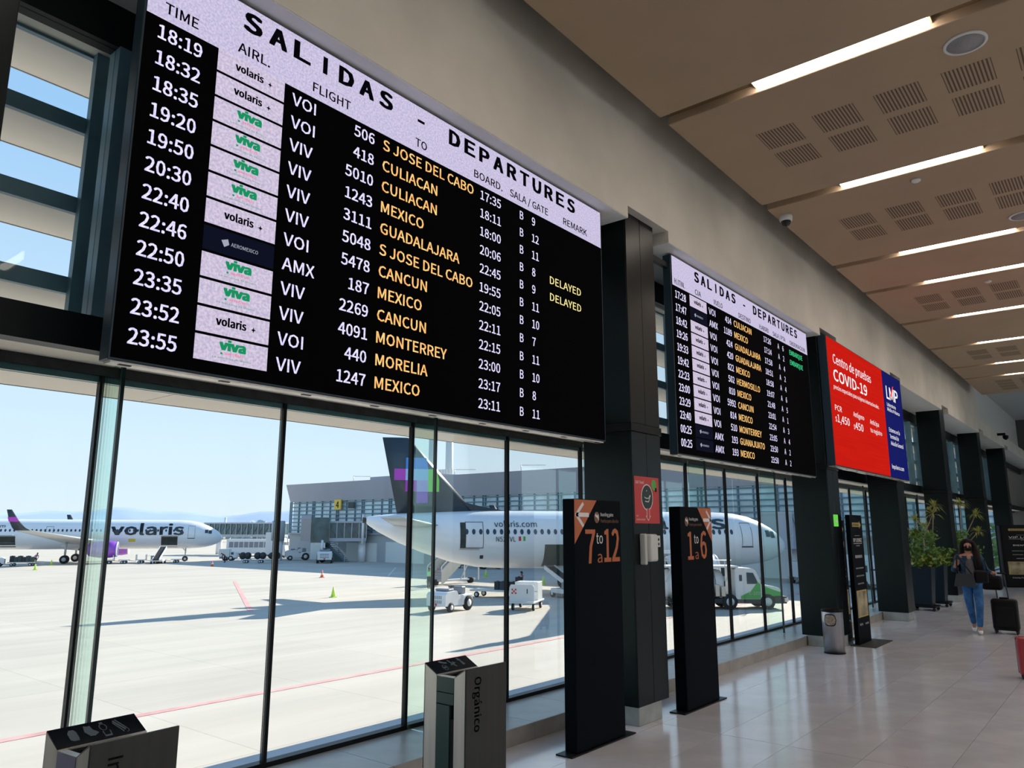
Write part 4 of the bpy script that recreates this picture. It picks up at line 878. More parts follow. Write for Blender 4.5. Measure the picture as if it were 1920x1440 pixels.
# ---------------------------------------------------------------- jet bridges
M_bglass = mat('bridge_glass', (.04, .10, .11), .15, spec=.9, noise=.6, nscale=.8); M_bgrey = mat('bridge_grey', (.42, .45, .50), .5); M_canvas = mat('canopy_canvas', (.40, .36, .35), .85, noise=.1)
def bridge(lab, a, b, z0, z1, wd, cols, n, glassm=M_bglass, cab=None):
    """a,b world points on the ground of the two ends"""
    a, b = Vector(a), Vector(b); d = (b-a); L = Vector((d.x, d.y, 0)).length; ang = math.atan2(d.y, d.x)
    r = empty('jet_bridge', (a.x, a.y, GZ), lab, 'jet bridge', 'passenger boarding bridges', rz=ang)
    MB().box(0, L, -wd/2, wd/2, z0, z0+.45).buildx('floor_beam', M_bgrey, r); MB().box(0, L, -wd/2-.05, wd/2+.05, z1-.25, z1).buildx('roof', M_bgrey, r)
    MB().box(.05, L-.05, -wd/2+.12, wd/2-.12, z0+.45, z1-.25).buildx('glazed_side', glassm, r)
    for k in range(n+1):
        x_ = L*k/n
        for s_ in (-1, 1):
            MB().box(x_-.06, x_+.06, s_*wd/2-.05, s_*wd/2+.05, z0+.4, z1-.2).buildx('frame_post', M_bgrey, r)
            if k < n: MB().tube((x_, s_*wd/2, z0+.45), (x_+L/n, s_*wd/2, z1-.25), .045, n=6).buildx('brace', M_mul, r)
    for f_ in cols: MB().tube((L*f_, 0, 0), (L*f_, 0, z0), .55, .55, 14).tube((L*f_, wd/2+.1, z0-.4), (L*f_, wd/2+.1, z1+1.), .2, n=8).buildx('support', M_air, r)
    if cab is not None:
        x_ = L if cab else 0; s2 = 1 if cab else -1
        MB().box(min(x_, x_+2.6*s2), max(x_, x_+2.6*s2), -2.1, 2.1, z0-.2, z1+.5).buildx('cab', M_bglass, r)
        hoop = []
        for k in range(5):
            xx = x_+s2*(2.6+.35*k); hoop.append([(xx, -2.2, z0), (xx, -2.2, z1+.3), (xx, -1.5, z1+.8), (xx, 1.5, z1+.8), (xx, 2.2, z1+.3), (xx, 2.2, z0), (xx, 1.9, z0), (xx, 1.9, z1+.1), (xx, 1.3, z1+.5), (xx, -1.3, z1+.5), (xx, -1.9, z1+.1), (xx, -1.9, z0)])
        MB().rings(hoop, smooth=False).buildx('canopy', M_canvas, r)
        MB().box(x_-.3+s2*.8, x_+.3+s2*.8, -2.6, 2.6, z0-.9, z0-.2).buildx('cab_beam', M_air, r)
        for s_ in (-1, 1): MB().tube((x_+s2*.8, s_*1.6, z0-.5), (x_+s2*.8, s_*1.6, .5), .22, n=10).buildx('drive_leg', M_air, r); MB().lathe((x_+s2*.8, s_*1.6+.2, .5), [(.2, 0), (.5, .02), (.5, .38), (.2, .4)], 14, 'y').buildx('drive_wheel', M_rubber, r)
    return r
bridge('long dark glazed boarding bridge beyond the nose of the far jet', W(-59, 150), W(-43, 146), 3.3, 6.0, 2.8, (.16,), 14)
bridge('glazed boarding bridge with canvas canopy left of the near jet tail', W(-21.8, 115.5), W(-27.0, 114.3), 3.0, 5.9, 2.8, (.10,), 5, cab=True)
bridge('pale boarding bridge behind the nose of the near jet', W(27.5, 73.6), W(24.0, 70.2), 3.0, 6.3, 3.2, (.15,), 3, glassm=M_bgrey, cab=None)
pl = empty('grey_tank', W(-35, 119), 'pair of upright grey boxes left of the canopied bridge', 'machine')
p = W(-36.0, 119); q = W(-28.8, 118.5)
MB().lathe((p.x, p.y, GZ), [(1.0, 3.0), (1.0, 5.9), (.9, 6.0)], 14).build('drum', M_bgrey, pl); MB().box(q.x-.9, q.x+.7, q.y-.8, q.y+.8, GZ+2.4, GZ+5.5).build('white_box', M_air, pl); MB().tube((p.x, p.y, GZ), (p.x, p.y, GZ+3.0), .8, n=12).build('stem', M_air, pl); MB().tube((q.x, q.y, GZ), (q.x, q.y, GZ+2.4), .25, n=8).build('stem', M_bgrey, pl)
# outside stair under the bridge
st = empty('outside_stair', W(-25, 115), 'dark steel stair with white handrails under the boarding bridge', 'stair')
a, b = W(-27.8, 116, 3.0), W(-24.6, 114.8, 0)
d = (b-a); n_ = 12
for k in range(n_):
    p = a+d*(k+.5)/n_; MB().box(p.x-.55, p.x+.55, p.y-.55, p.y+.55, p.z-.08, p.z).build('step', M_mul, st)
MB().hexa([a+Vector((-.5, -.5, -.5)), b+Vector((-.5, -.5, 0)), b+Vector((-.4, -.4, 0)), a+Vector((-.4, -.4, -.5))], [a+Vector((-.5, -.5, .1)), b+Vector((-.5, -.5, .3)), b+Vector((-.4, -.4, .3)), a+Vector((-.4, -.4, .1))]).build('stringer', M_mul, st)
MB().hexa([a+Vector((-.5, -.5, -3.)), b+Vector((-.5, -.5, -.1)), b+Vector((-.4, -.4, -.1)), a+Vector((-.4, -.4, -3.))], [a+Vector((-.5, -.5, -.4)), b+Vector((-.5, -.5, .1)), b+Vector((-.4, -.4, .1)), a+Vector((-.4, -.4, -.4))]).build('side_sheet', mat('dark_teal_sheet', (.03, .08, .09), .6), st)
for o_ in (-.5, .5): MB().tube(a+Vector((o_, o_, 1.0)), b+Vector((o_, o_, 1.0)), .05, n=6).tube(a+Vector((o_, o_, 0)), a+Vector((o_, o_, 1.0)), .04, n=6).tube(b+Vector((o_, o_, 0)), b+Vector((o_, o_, 1.0)), .04, n=6).build('handrail', M_air, st)
# ---------------------------------------------------------------- ground vehicles
M_vw = mat('vehicle_white', (.72, .73, .73), .4); M_vg = mat('vehicle_grey', (.22, .24, .27), .5)
def wheels(r, pts, R=.30, w_=.2):
    for x, y in pts:
        o = MB().lathe((x, y+w_/2, R), [(R*.55, 0), (R*.92, .01), (R, .04), (R, w_-.04), (R*.92, w_-.01), (R*.55, w_)], 16, 'y').buildx('wheel', M_rubber, r)
        MB().lathe((x, y+w_/2+.006, R), [(R*.5, 0), (R*.55, w_+.012), (R*.1, w_+.014)], 12, 'y').buildx('hub', M_vw, o)
def tug(p, rz, lab, sc=1.):
    r = empty('baggage_tractor', p, lab, 'tractor', 'white airport tractors', rz=rz); r.scale = (sc,)*3
    MB().prism([(1.35, .35), (1.35, .98), (1.15, 1.12), (.25, 1.16), (.1, .95), (-.35, .75), (-.35, .35)], 'xz', -.68, .68).buildx('hood', M_vw, r)
    MB().bevbox(-1.35, -.30, -.72, .72, .32, .92, .08, 2).buildx('rear_body', M_vw, r); MB().bevbox(-.9, -.5, -.5, .5, .92, 1.35, .05).buildx('seat_back', M_vg, r); MB().bevbox(-.6, -.1, -.5, .5, .75, .92, .04).buildx('seat', M_vg, r)
    g = MB()
    for j in range(2):
        for k in range(7): g.box(1.35, 1.362, -.40+.12*k, -.34+.12*k, .50+.25*j, .68+.25*j)
    g.buildx('grille', M_vg, r, kind='stuff'); MB().tube((.15, 0, 1.1), (-.15, 0, 1.35), .03).buildx('steering_column', M_vg, r); MB().lathe((-.15, 0, 1.35), [(.2, 0), (.22, .02), (.2, .04)], 14).buildx('steering_wheel', M_blk, r)
    MB().bevbox(.3, .8, -.5, .5, 1.16, 1.28, .03).buildx('hood_box', M_vg, r)
    MB().box(1.36, 1.37, -.07, .07, .38, .5).buildx('hitch_plate', M_red, r)
    wheels(r, [(.85, -.66), (.85, .66)], .27); wheels(r, [(-.85, -.68), (-.85, .68)], .42, .24)
    return r
def cart(p, rz, L, lab, panel=False, name='baggage_cart', grp='flat baggage carts on the apron'):
    r = empty(name, p, lab, 'cart', grp, rz=rz)
    MB().bevbox(-L/2, L/2, -.75, .75, .42, .52, .02).buildx('deck', M_vw, r)
    MB().tube((L/2, 0, .4), (L/2+.9, 0, .3), .03, n=6).buildx('drawbar', M_vg, r)
    for s_ in (-1, 1): MB().box(s_*L/2-.03, s_*L/2+.03, -.75, .75, .44, .53 if not panel else 1.2).buildx('end_board', M_vw, r)
    wheels(r, [(a, b) for a in (-L/2+.45, L/2-.45) for b in (-.62, .62)], .20, .13)
    return r
tug((33.3, 31.8, GZ), math.radians(-172), 'white baggage tractor on the apron seen between the glass fin and steel bin')
bcr = cart((42.0, 35.3, GZ), math.radians(-73), 3.9, 'flat cart carrying a row of dark suitcases behind the white tractor')
M_case = [mat('case_%s' % n, c, .45) for n, c in (('dark', (.012, .016, .02)), ('slate', (.02, .045, .06)), ('green', (.03, .05, .045)))]
fwd = Vector((math.cos(math.radians(-73)), math.sin(math.radians(-73)), 0)); sidev = Vector((fwd.y, -fwd.x, 0))
def case(p, rz, w_, h_, d_, m, lab, grp=None, name='suitcase'):
    r = empty(name, p, lab, 'suitcase', grp, rz=rz)
    MB().bevbox(-w_/2, w_/2, -d_/2, d_/2, .0, h_, .03, 2).buildx('shell', m, r); MB().box(-.08, .08, -.015, .015, h_, h_+.035).buildx('handle', M_blkpl, r)
    MB().box(-w_/2-.004, w_/2+.004, -.01, .01, .02, h_-.02).buildx('zip_band', M_blkpl, r)
    return r
ord_ = ['leftmost', 'second', 'third', 'fourth', 'rightmost']
for k in range(5):
    q = Vector((42.0, 35.3, GZ+.52))+fwd*(-.15+.40*k)
    case(q, math.radians(-73), .36, .56, .5, M_case[k % 3], f'dark suitcase on the flat cart, {ord_[k]} of the standing row', 'suitcases on the flat cart')
case(Vector((42.0, 35.3, GZ+1.12))+fwd*(-.15+.40*4), math.radians(-73), .40, .30, .5, M_case[0], 'black suitcase stacked on top of the standing row', 'suitcases on the flat cart')
# cart with white cargo boxes
cc = cart((36.9, 28.9, GZ), math.radians(24), 2.7, 'white cargo cart with sign board, nearest the glass on the apron')
r = empty('cargo_box', (36.95, 28.92, GZ+.52), 'large white cargo box on the nearest apron cart', 'box', rz=math.radians(24))
MB().bevbox(-.2, 1.0, -.7, .7, 0, 1.05, .02).buildx('shell', M_vw, r); MB().box(-.215, -.2, -.68, .68, .50, .53).buildx('seam', M_vg, r)
r = empty('sign_board', (35.79, 28.41, GZ+.53), 'white rounded board with red checker mark standing on the cargo cart', 'board', rz=math.radians(24))
bo = [(-.75, 0), (.75, 0), (.75, .80), (.66, .95), (-.66, .95), (-.75, .80)]
MB().prism(bo, 'yz', 0, .04).buildx('panel', M_vw, r)
ck = MB()
for a in range(3):
    for b in range(3):
        if (a+b) % 2 == 0: ck.box(-.008, 0, .32+.1*a, .42+.1*a, .42+.1*b, .52+.1*b)
ck.buildx('checker_mark', M_red, r, kind='stuff'); MB().box(-.008, 0, -.35, -.30, .45, .72).buildx('dark_mark', M_blk, r)
# left group
cl1 = cart(W(-62.9, 100.0), math.radians(-34), 3.0, 'cart loaded with dark bags under the open rear hold of the far jet')
for k in range(6): 
    q = W(-64.1+.48*k, 99.8+.05*k, .535); case(q, math.radians(-34), .44, .75-.15*(k % 2), .7, M_case[k % 3], f'dark bag on the loaded cart at far left, {["leftmost", "second", "third", "fourth", "fifth", "rightmost"][k]}', 'bags on the far left cart')
tug(W(-65.6, 98.2), math.radians(-25), 'white tractor cut by the left frame edge in front of the far jet')
for k, px in enumerate((203, 232, 264, 298, 330)):
    g_ = G(px, 1057.2-.5*k); c_ = cart(g_, math.radians(-32), 1.25, f'empty cart under the far jet, {ord_[k]} of the five in line', panel=(k in (0, 2)))
for k, (px, py) in enumerate(((461, 1055.5), (489, 1055.5), (516, 1055.5))):
    g_ = G(px, py); c_ = cart(g_, math.radians(-39), 1.2, f'cart with dark round gear right of the far jet nose, {["left", "middle", "right"][k]} of three')
    for j in range(2):
        q = empty('gear_bundle', g_+Vector(((j-.6)*.55, -(j-.6)*.45, .535)), f'dark bundle {["front", "back", "end"][j]} piece on the {["left", "middle", "right"][k]} cart of dark gear', 'bundle')
        MB().lathe(g_+Vector(((j-.6)*.55, -(j-.6)*.45+.3, 1.0)), [(.2, 0), (.48, .03), (.5, .3), (.2, .55)], 14, 'y').build('coil', M_case[0], q)
def box_truck(p, rz, L, H, Wd, lab, cab=1.4, col=None, win=True, name='service_truck'):
    r = empty(name, p, lab, 'truck', 'white service vehicles on the apron', rz=rz); m = col or M_vw
    MB().bevbox(-L, -cab, -Wd/2, Wd/2, .55, H, .05).buildx('box_body', m, r)
    MB().prism([(-cab+.05, .45), (0, .45), (0, 1.2), (-.35, H*.78), (-cab+.05, H*.82)], 'xz', -Wd/2+.05, Wd/2-.05).buildx('cab', m, r)
    if win: MB().box(-cab+.2, -.4, -Wd/2+.03, Wd/2-.03, H*.52, H*.72).buildx('cab_window', M_win, r); MB().box(-.2, -.12, -Wd/2+.15, Wd/2-.15, H*.5, H*.62).buildx('windscreen', M_win, r)
    MB().box(-L+.1, -.1, -Wd/2+.1, Wd/2-.1, .3, .55).buildx('chassis', M_vg, r)
    wheels(r, [(a, b) for a in (-.8, -L+.9) for b in (-Wd/2+.15, Wd/2-.15)], .38, .24)
    return r
box_truck(W(-42.1, 119.2), math.radians(-45), 2.6, 1.75, 1.6, 'small white service vehicle just under the far jet nose', 1.0)
bs = empty('apron_bus', W(-51.5, 141), 'white apron bus with a long window band behind the far jet nose', 'bus', rz=math.radians(-50.8))
MB().bevbox(0, 11, -1.3, 1.3, .4, 3.0, .12, 2).buildx('body', M_vw, bs); MB().box(.4, 10.6, -1.32, 1.32, 1.5, 2.5).buildx('window_band', M_vg, bs)
for k in range(12): MB().box(.4+.9*k, .52+.9*k, -1.34, 1.34, 1.5, 2.5).buildx('window_post', M_vw, bs)
wheels(bs, [(2, -1.15), (9, -1.15), (2, 1.15), (9, 1.15)], .5, .3)
box_truck(W(-37.9, 131), math.radians(-51), 3.4, 4.2, 2.4, 'tall white lift truck with dark cab windows right of the bus', 1.2)
tug(W(-33.4, 121.0), math.radians(150), 'white tractor with red cloth under the grey upright boxes', 1.35)
lt = tug(W(-26.6, 110.6), math.radians(-129), 'high white loader parked below the canopied boarding bridge', 1.45)
MB().tube((0, -.3, 1.1), (-.1, -.3, 2.2), .12, n=8).buildx('mast', M_vw, lt)
tug(W(-2.6, 94.4), math.radians(-40), 'white tractor seen under the near jet belly', 1.1); cart(W(-7.2, 97), math.radians(-45), 2.2, 'loaded cart seen under the near jet, left of a tractor', True)
box_truck(W(26.0, 67.5), math.radians(-140), 3.4, 1.9, 1.8, 'white generator with grille right of the fuel truck', .8, win=False, name='generator')
box_truck(W(29.5, 62), math.radians(-130), 5.2, 2.6, 2.2, 'white truck seen through the third bay beside the lounge sign', 1.6)
# belt loaders
def loader(p, rz, zt, L, lab):
    r = empty('belt_loader', p, lab, 'loader', 'belt loaders at the cargo holds', rz=rz)
    MB().hexa([(0, -.4, .5), (0, .4, .5), (L, .4, zt-.12), (L, -.4, zt-.12)], [(0, -.4, .66), (0, .4, .66), (L, .4, zt+.04), (L, -.4, zt+.04)]).buildx('conveyor', M_rubber, r)
    for s_ in (-1, 1): MB().hexa([(0, s_*.40, .45), (0, s_*.48, .45), (L, s_*.48, zt-.16), (L, s_*.40, zt-.16)], [(0, s_*.40, .75), (0, s_*.48, .75), (L, s_*.48, zt+.12), (L, s_*.40, zt+.12)]).buildx('side_rail', M_vw, r)
    MB().bevbox(.3, L*.65, -.8, .8, .3, .62, .05).buildx('chassis', M_vw, r); MB().bevbox(.5, 1.0, .35, .8, .62, 1.1, .04).buildx('driver_box', M_vg, r)
    wheels(r, [(.6, -.7), (.6, .7), (L*.6, -.7), (L*.6, .7)], .26, .18); return r
loader(W(-48.8, 106.6), math.radians(51), 2.2, 3.8, 'belt loader running up to the front hold of the far jet')
loader(W(4.6, 53.5), math.radians(70), 2.0, 3.6, 'belt loader at the open rear hold of the near jet')
# passenger stairs
sp = empty('passenger_stairs', W(-6.9, 66.6), 'beige passenger stairs slanting up behind the near jet tail', 'stairs', rz=0)
a, b = W(-6.6, 66.5, .35), W(-3.6, 69.8, 3.7); nrm = (hy*.75-hf*.66)*.85
for k in range(16):
    p = a+(b-a)*(k/16.); q = a+(b-a)*((k+1)/16.)
    MB().hexa([p-nrm, p+nrm, Vector((q.x, q.y, p.z))+nrm, Vector((q.x, q.y, p.z))-nrm], [p-nrm+Vector((0, 0, .2)), p+nrm+Vector((0, 0, .2)), Vector((q.x, q.y, p.z+.2))+nrm, Vector((q.x, q.y, p.z+.2))-nrm]).build('step', M_canvas, sp)
M_bge = mat('beige_stair_panel', (.66, .60, .50), .6)
for s_ in (-1, 1):
    o = nrm*s_*1.03; t = nrm*s_*1.10
    MB().hexa([a+o-Vector((0, 0, .35)), b+o-Vector((0, 0, .35)), b+t-Vector((0, 0, .35)), a+t-Vector((0, 0, .35))], [a+o+Vector((0, 0, .9)), b+o+Vector((0, 0, .9)), b+t+Vector((0, 0, .9)), a+t+Vector((0, 0, .9))]).build('side_panel', M_bge, sp)
    MB().tube(a+o+Vector((0, 0, 1.2)), b+o+Vector((0, 0, 1.2)), .05, n=6).tube(a+o+Vector((0, 0, .8)), a+o+Vector((0, 0, 1.2)), .04, n=6).build('handrail', M_vw, sp)
    MB().tube(b+o, Vector((b.x+o.x, b.y+o.y, GZ+.3)), .07, n=6).tube(b+o, Vector(((a.x+b.x)/2+o.x, (a.y+b.y)/2+o.y, GZ+.4)), .05, n=6).build('leg', M_vw, sp)
MB().box(a.x-.6, b.x+.6, a.y-.2, b.y+.6, GZ+.25, GZ+.40).build('chassis', M_vw, sp)
for p in ((a.x, a.y), (b.x, b.y), (a.x, b.y), (b.x, a.y)): MB().lathe((p[0], p[1]+.1, GZ+.25), [(.15, 0), (.25, .02), (.25, .18), (.15, .2)], 12, 'y').build('wheel', M_rubber, sp)
# fuel truck
ft_ = empty('fuel_truck', G(1459, 1140), 'white and green fuel truck seen between the 1 to 6 sign and third column', 'truck', rz=math.atan2(-3.4, 2.9))
M_tgreen = mat('truck_green', (.05, .38, .07), .4)
X_ = lambda *a: MB().box(*a)
MB().prism([(-.05, .55), (-.05, 1.05), (-.25, 1.28), (-1.25, 1.45), (-1.25, .55)], 'xz', -.95, .95).buildx('hood', M_vw, ft_)
MB().prism([(-.04, .58), (-.04, .98), (-.5, 1.12), (-1.25, 1.40), (-1.25, .58)], 'xz', -.965, -.945).buildx('green_side', M_tgreen, ft_)
MB().box(-.06, -.03, -.6, .6, .7, 1.0).buildx('grille', M_vg, ft_)
MB().prism([(-1.2, .6), (-1.2, 1.45), (-1.62, 2.28), (-1.8, 2.38), (-2.75, 2.42), (-2.85, 2.3), (-2.85, .6)], 'xz', -1.0, 1.0).buildx('cab', M_vw, ft_)
MB().prism([(-1.35, .62), (-1.35, 1.45), (-1.5, 1.6), (-1.95, 1.05), (-2.55, .78), (-2.55, .62)], 'xz', -1.02, -1.0).buildx('green_swoosh', M_tgreen, ft_)
MB().prism([(-1.45, 1.48), (-1.75, 2.12), (-2.15, 2.15), (-2.15, 1.48)], 'xz', -1.015, 1.015).buildx('side_window', M_win, ft_); MB().bevbox(-2.65, -2.38, -1.015, 1.015, 1.6, 2.05, .06).buildx('rear_window', M_win, ft_)
MB().hexa([(-1.27, -.85, 1.5), (-1.24, -.85, 1.5), (-1.24, .85, 1.5), (-1.27, .85, 1.5)], [(-1.66, -.8, 2.24), (-1.62, -.8, 2.24), (-1.62, .8, 2.24), (-1.66, .8, 2.24)]).buildx('windscreen', M_win, ft_)
t = MB(); text(t, 'C-1028', 0, 0, .17, 0, .78, bold=.01); t.v = [(-2.05+v[0], -1.03, .86+v[2]) for v in t.v]; t.buildx('lettering', M_wtxt, ft_)
MB().prism([(.20, .35), (.20, .75), (-.3, .8), (-2.3, .62), (-2.9, .62), (-7.2, .62), (-7.2, .42), (-2.9, .35)], 'xz', -.98, .98).buildx('chassis', mat('dark_chassis', (.03, .035, .04), .6), ft_); MB().bevbox(.05, .28, -1.05, 1.05, .45, .68, .03).buildx('bumper', M_steel, ft_)
MB().lathe((-7.0, 0, 1.45), [(.55, 0), (.80, .12), (.85, .3), (.85, 3.3), (.80, 3.5), (.6, 3.6)], 24, 'x').buildx('tank', M_vw, ft_)
for x in (-6.4, -5.2, -4.0): MB().lathe((x, 0, 1.45), [(.87, -.04), (.89, -.03), (.89, .03), (.87, .04)], 24, 'x').buildx('tank_band', M_vg, ft_)
MB().prism(disc(-4.9, 1.4, .42, .50), 'xz', -.93, -.88).buildx('green_reel', M_tgreen, ft_)
MB().bevbox(-7.2, -2.6, -1.0, 1.0, 2.42, 2.52, .02).buildx('top_platform', M_vw, ft_)
for x in (-7.0, -5.8, -4.6, -3.4): MB().tube((x, -.9, 1.6), (x+.4, -.9, 2.45), .035, n=6).tube((x, -.95, 2.5), (x, -.95, 2.85), .025, n=6).buildx('platform_strut', M_vw, ft_)
MB().tube((-7.2, -.95, 2.85), (-3.0, -.95, 2.85), .03, n=6).buildx('platform_rail', M_vw, ft_)
for k in range(5): MB().bevbox(-3.7-.35*k, -3.45-.35*k, -1.05, -.8, .75, 1.35+.1*(k % 2), .03).buildx('valve_box', M_steel, ft_)
MB().tube((-1.3, -1.05, 1.5), (-1.3, -1.25, 1.9), .03, n=6).bevbox(-1.34, -1.26, -1.3, -1.2, 1.75, 2.1, .02).buildx('mirror', M_blk, ft_)
wheels(ft_, [(-.95, -.9), (-.95, .9), (-3.2, -.9), (-3.2, .9), (-6.3, -.9), (-6.3, .9)], .45, .28)
# cones
M_clime = mat('lime_cone', (.55, .85, .12), .6); M_cred = mat('orange_cone', (.85, .16, .07), .6)
for px, py, c_, lab in ((911, 1082, 0, 'lime cone under the near jet belly'), (1019, 1096, 0, 'lime cone between the near jet belly and cargo box'), (624.5, 1120, 0, 'lime cone standing alone on open apron, nearest of all'), (603.6, 1083, 1, 'orange cone in the middle of the apron near the shade edge'),
        (397.5, 1062, 1, 'orange cone below the nose of the far jet'), (65.5, 1069, 0, 'lime cone beside the leaning worker at far left'), (96, 1060, 0, 'lime cone under the far jet wing tip'), (123, 1056, 0, 'lime cone left of the far jet main wheel')):
    p = G(px, py); r = empty('traffic_cone', p, lab, 'cone', 'traffic cones on the apron')
    MB().lathe(p, [(.17, .04), (.03, .72), (.0, .73)], 14).build('cone_body', M_cred if c_ else M_clime, r); MB().bevbox(p.x-.2, p.x+.2, p.y-.2, p.y+.2, p.z, p.z+.05, .01).build('base', M_cred if c_ else M_clime, r)
    if c_: MB().lathe(p, [(.125, .26), (.092, .42)], 14).build('white_band', M_wtxt, r)
# ================================================================ PEOPLE
def skin(verts, edges, root, sub=1):
    names = list(verts); me = bpy.data.meshes.new('sk'); me.from_pydata([verts[n][0] for n in names], [(names.index(a), names.index(b)) for a, b in edges], [])
    ob = bpy.data.objects.new('sk', me); C.objects.link(ob); ob.modifiers.new('s', 'SKIN'); sl = me.skin_vertices[0].data
    for i, n in enumerate(names):
        rr = verts[n][1]; sl[i].radius = rr if isinstance(rr, tuple) else (rr, rr); sl[i].use_root = (n == root)
    if sub: m = ob.modifiers.new('u', 'SUBSURF'); m.levels = sub; m.render_levels = sub
    dg = bpy.context.evaluated_depsgraph_get(); ev = ob.evaluated_get(dg); m2 = ev.to_mesh()
    mb = MB(); mb.add([v.co.copy() for v in m2.vertices], [tuple(p.vertices) for p in m2.polygons], True); ev.to_mesh_clear(); bpy.data.objects.remove(ob); return mb
BASE = dict(pelvis=((0, 0, .92), (.135, .10)), waist=((0, 0, 1.04), (.115, .085)), chest=((0, 0, 1.22), (.145, .095)), upper=((0, .0, 1.33), (.12, .075)), neck=((0, 0, 1.41), .048), jaw=((0, -.012, 1.475), .062), head=((0, -.008, 1.545), (.078, .092)), crown=((0, .005, 1.61), .06),
    ls=((.155, 0, 1.335), .050), le=((.21, .02, 1.08), .038), lw=((.23, -.05, .86), .026), lp=((.232, -.06, .80), .030), rs=((-.155, 0, 1.335), .050), re=((-.21, .02, 1.08), .038), rw=((-.23, -.05, .86), .026), rp=((-.232, -.06, .80), .030),
    lh=((.085, 0, .86), .086), lk=((.09, -.01, .49), .056), la=((.09, .01, .10), .038), lt=((.10, -.12, .04), .032), rh=((-.085, 0, .86), .086), rk=((-.09, -.01, .49), .056), ra=((-.09, .01, .10), .038), rt_=((-.10, -.12, .04), .032))
EDG = [('pelvis', 'waist'), ('waist', 'chest'), ('chest', 'upper'), ('upper', 'neck'), ('neck', 'jaw'), ('jaw', 'head'), ('head', 'crown'), ('upper', 'ls'), ('ls', 'le'), ('le', 'lw'), ('lw', 'lp'), ('upper', 'rs'), ('rs', 're'), ('re', 'rw'), ('rw', 'rp'),
    ('pelvis', 'lh'), ('lh', 'lk'), ('lk', 'la'), ('la', 'lt'), ('pelvis', 'rh'), ('rh', 'rk'), ('rk', 'ra'), ('ra', 'rt_')]
def fingers(V, E, side_, wrist, palm, curl):
    """five fingers of unequal length from the palm; curl is the direction the tips close toward"""
    w_, p = Vector(V[wrist][0]), Vector(V[palm][0]); d = (p-w_).normalized(); c = Vector(curl).normalized(); a = d.cross(c).normalized()
    for k, (o, l_) in enumerate(((-.027, .058), (-.009, .068), (.009, .064), (.027, .050))):
        n1, n2, n3 = (f'{side_}f{k}{j}' for j in 'abc')
        V[n1] = (tuple(p+d*.02+a*o), .0095); V[n2] = (tuple(p+d*(.02+l_*.55)+a*o+c*.012), .0085); V[n3] = (tuple(p+d*(.02+l_*.7)+a*o+c*(.012+l_*.45)), .007)
        E += [(palm, n1), (n1, n2), (n2, n3)]
    n1, n2 = f'{side_}ta', f'{side_}tb'; V[n1] = (tuple(p-d*.005-a*.035+c*.012), .010); V[n2] = (tuple(p+d*.028-a*.042+c*.030), .008); E += [(palm, n1), (n1, n2)]
M_skin = mat('skin', (.38, .21, .14), .55); M_skin2 = mat('skin_tan', (.20, .11, .07), .6)
def human(loc, rz, lab, pose, top, bot, skinm=M_skin2, hair='short', vest=None, grp=None, sc=1., curl_l=(0, -1, 0), curl_r=(0, -1, 0)):
    V = dict(BASE); V.update(pose); E = list(EDG)
    fingers(V, E, 'l', 'lw', 'lp', curl_l); fingers(V, E, 'r', 'rw', 'rp', curl_r)
    r = empty('person', loc, lab, 'person', grp, rz=rz); r.scale = (sc,)*3
    skin(V, E, 'pelvis', 2).buildx('body', skinm, r)
    def sub(keys, g):
        vv = {k: (V[k][0], tuple(q+g for q in V[k][1]) if isinstance(V[k][1], tuple) else V[k][1]+g) for k in keys}
        ee = [e_ for e_ in EDG if e_[0] in vv and e_[1] in vv]; return vv, ee
    vv, ee = sub(['pelvis', 'waist', 'chest', 'upper', 'ls', 'le', 'lw', 'rs', 're', 'rw'], .014)
    vv['pelvis'] = ((vv['pelvis'][0][0], vv['pelvis'][0][1], vv['pelvis'][0][2]+.02), vv['pelvis'][1]); skin(vv, ee, 'chest', 2).buildx('top', top, r)
    vv, ee = sub(['pelvis', 'lh', 'lk', 'la', 'rh', 'rk', 'ra'], .012); vv['pelvis'] = (vv['pelvis'][0], (.13, .10)); skin(vv, ee, 'pelvis', 2).buildx('trousers', bot, r)
    if vest: vv, ee = sub(['waist', 'chest', 'upper'], .028); skin(vv, ee, 'chest', 1).buildx('vest', vest, r)
    for a_, t_ in (('la', 'lt'), ('ra', 'rt_')):
        A_, T_ = Vector(V[a_][0]), Vector(V[t_][0]); skin({'h': (tuple(A_+(A_-T_)*.22-Vector((0, 0, .045))), .036), 'm': (tuple((A_+T_)/2-Vector((0, 0, .015))), .042), 't': (tuple(T_+(T_-A_)*.25), .030)}, [('h', 'm'), ('m', 't')], 'm', 1).buildx('shoe', M_blkpl if hair == 'short' else M_wtxt, r)
    hd = Vector(V['head'][0])
    for s_ in (-1, 1): MB().ell(hd+Vector((s_*.03, -.092, .0)), (.011, .006, .007), 8, 6).buildx('eye', M_blk, r); MB().ell(hd+Vector((s_*.083, .0, -.01)), (.012, .02, .03), 8, 6).buildx('ear', skinm, r)
    MB().ell(hd+Vector((0, -.100, -.028)), (.013, .018, .024), 8, 6).buildx('nose', skinm, r)
    if hair == 'short': MB().ell(hd+Vector((0, .018, .040)), (.088, .095, .075), 14, 8).buildx('hair', M_blk, r); MB().ell(hd+Vector((0, -.085, -.058)), (.024, .01, .006), 8, 6).buildx('mouth', M_red, r)
    return r, V
gv = mat('green_vest', (.25, .80, .30), .6); ov = mat('orange_vest', (.85, .20, .10), .6); pv = mat('pink_vest', (.70, .16, .22), .6); navy_c = mat('navy_cloth', (.015, .02, .035), .8, spec=.12); shirt_c = mat('pale_shirt', (.45, .55, .65), .8)
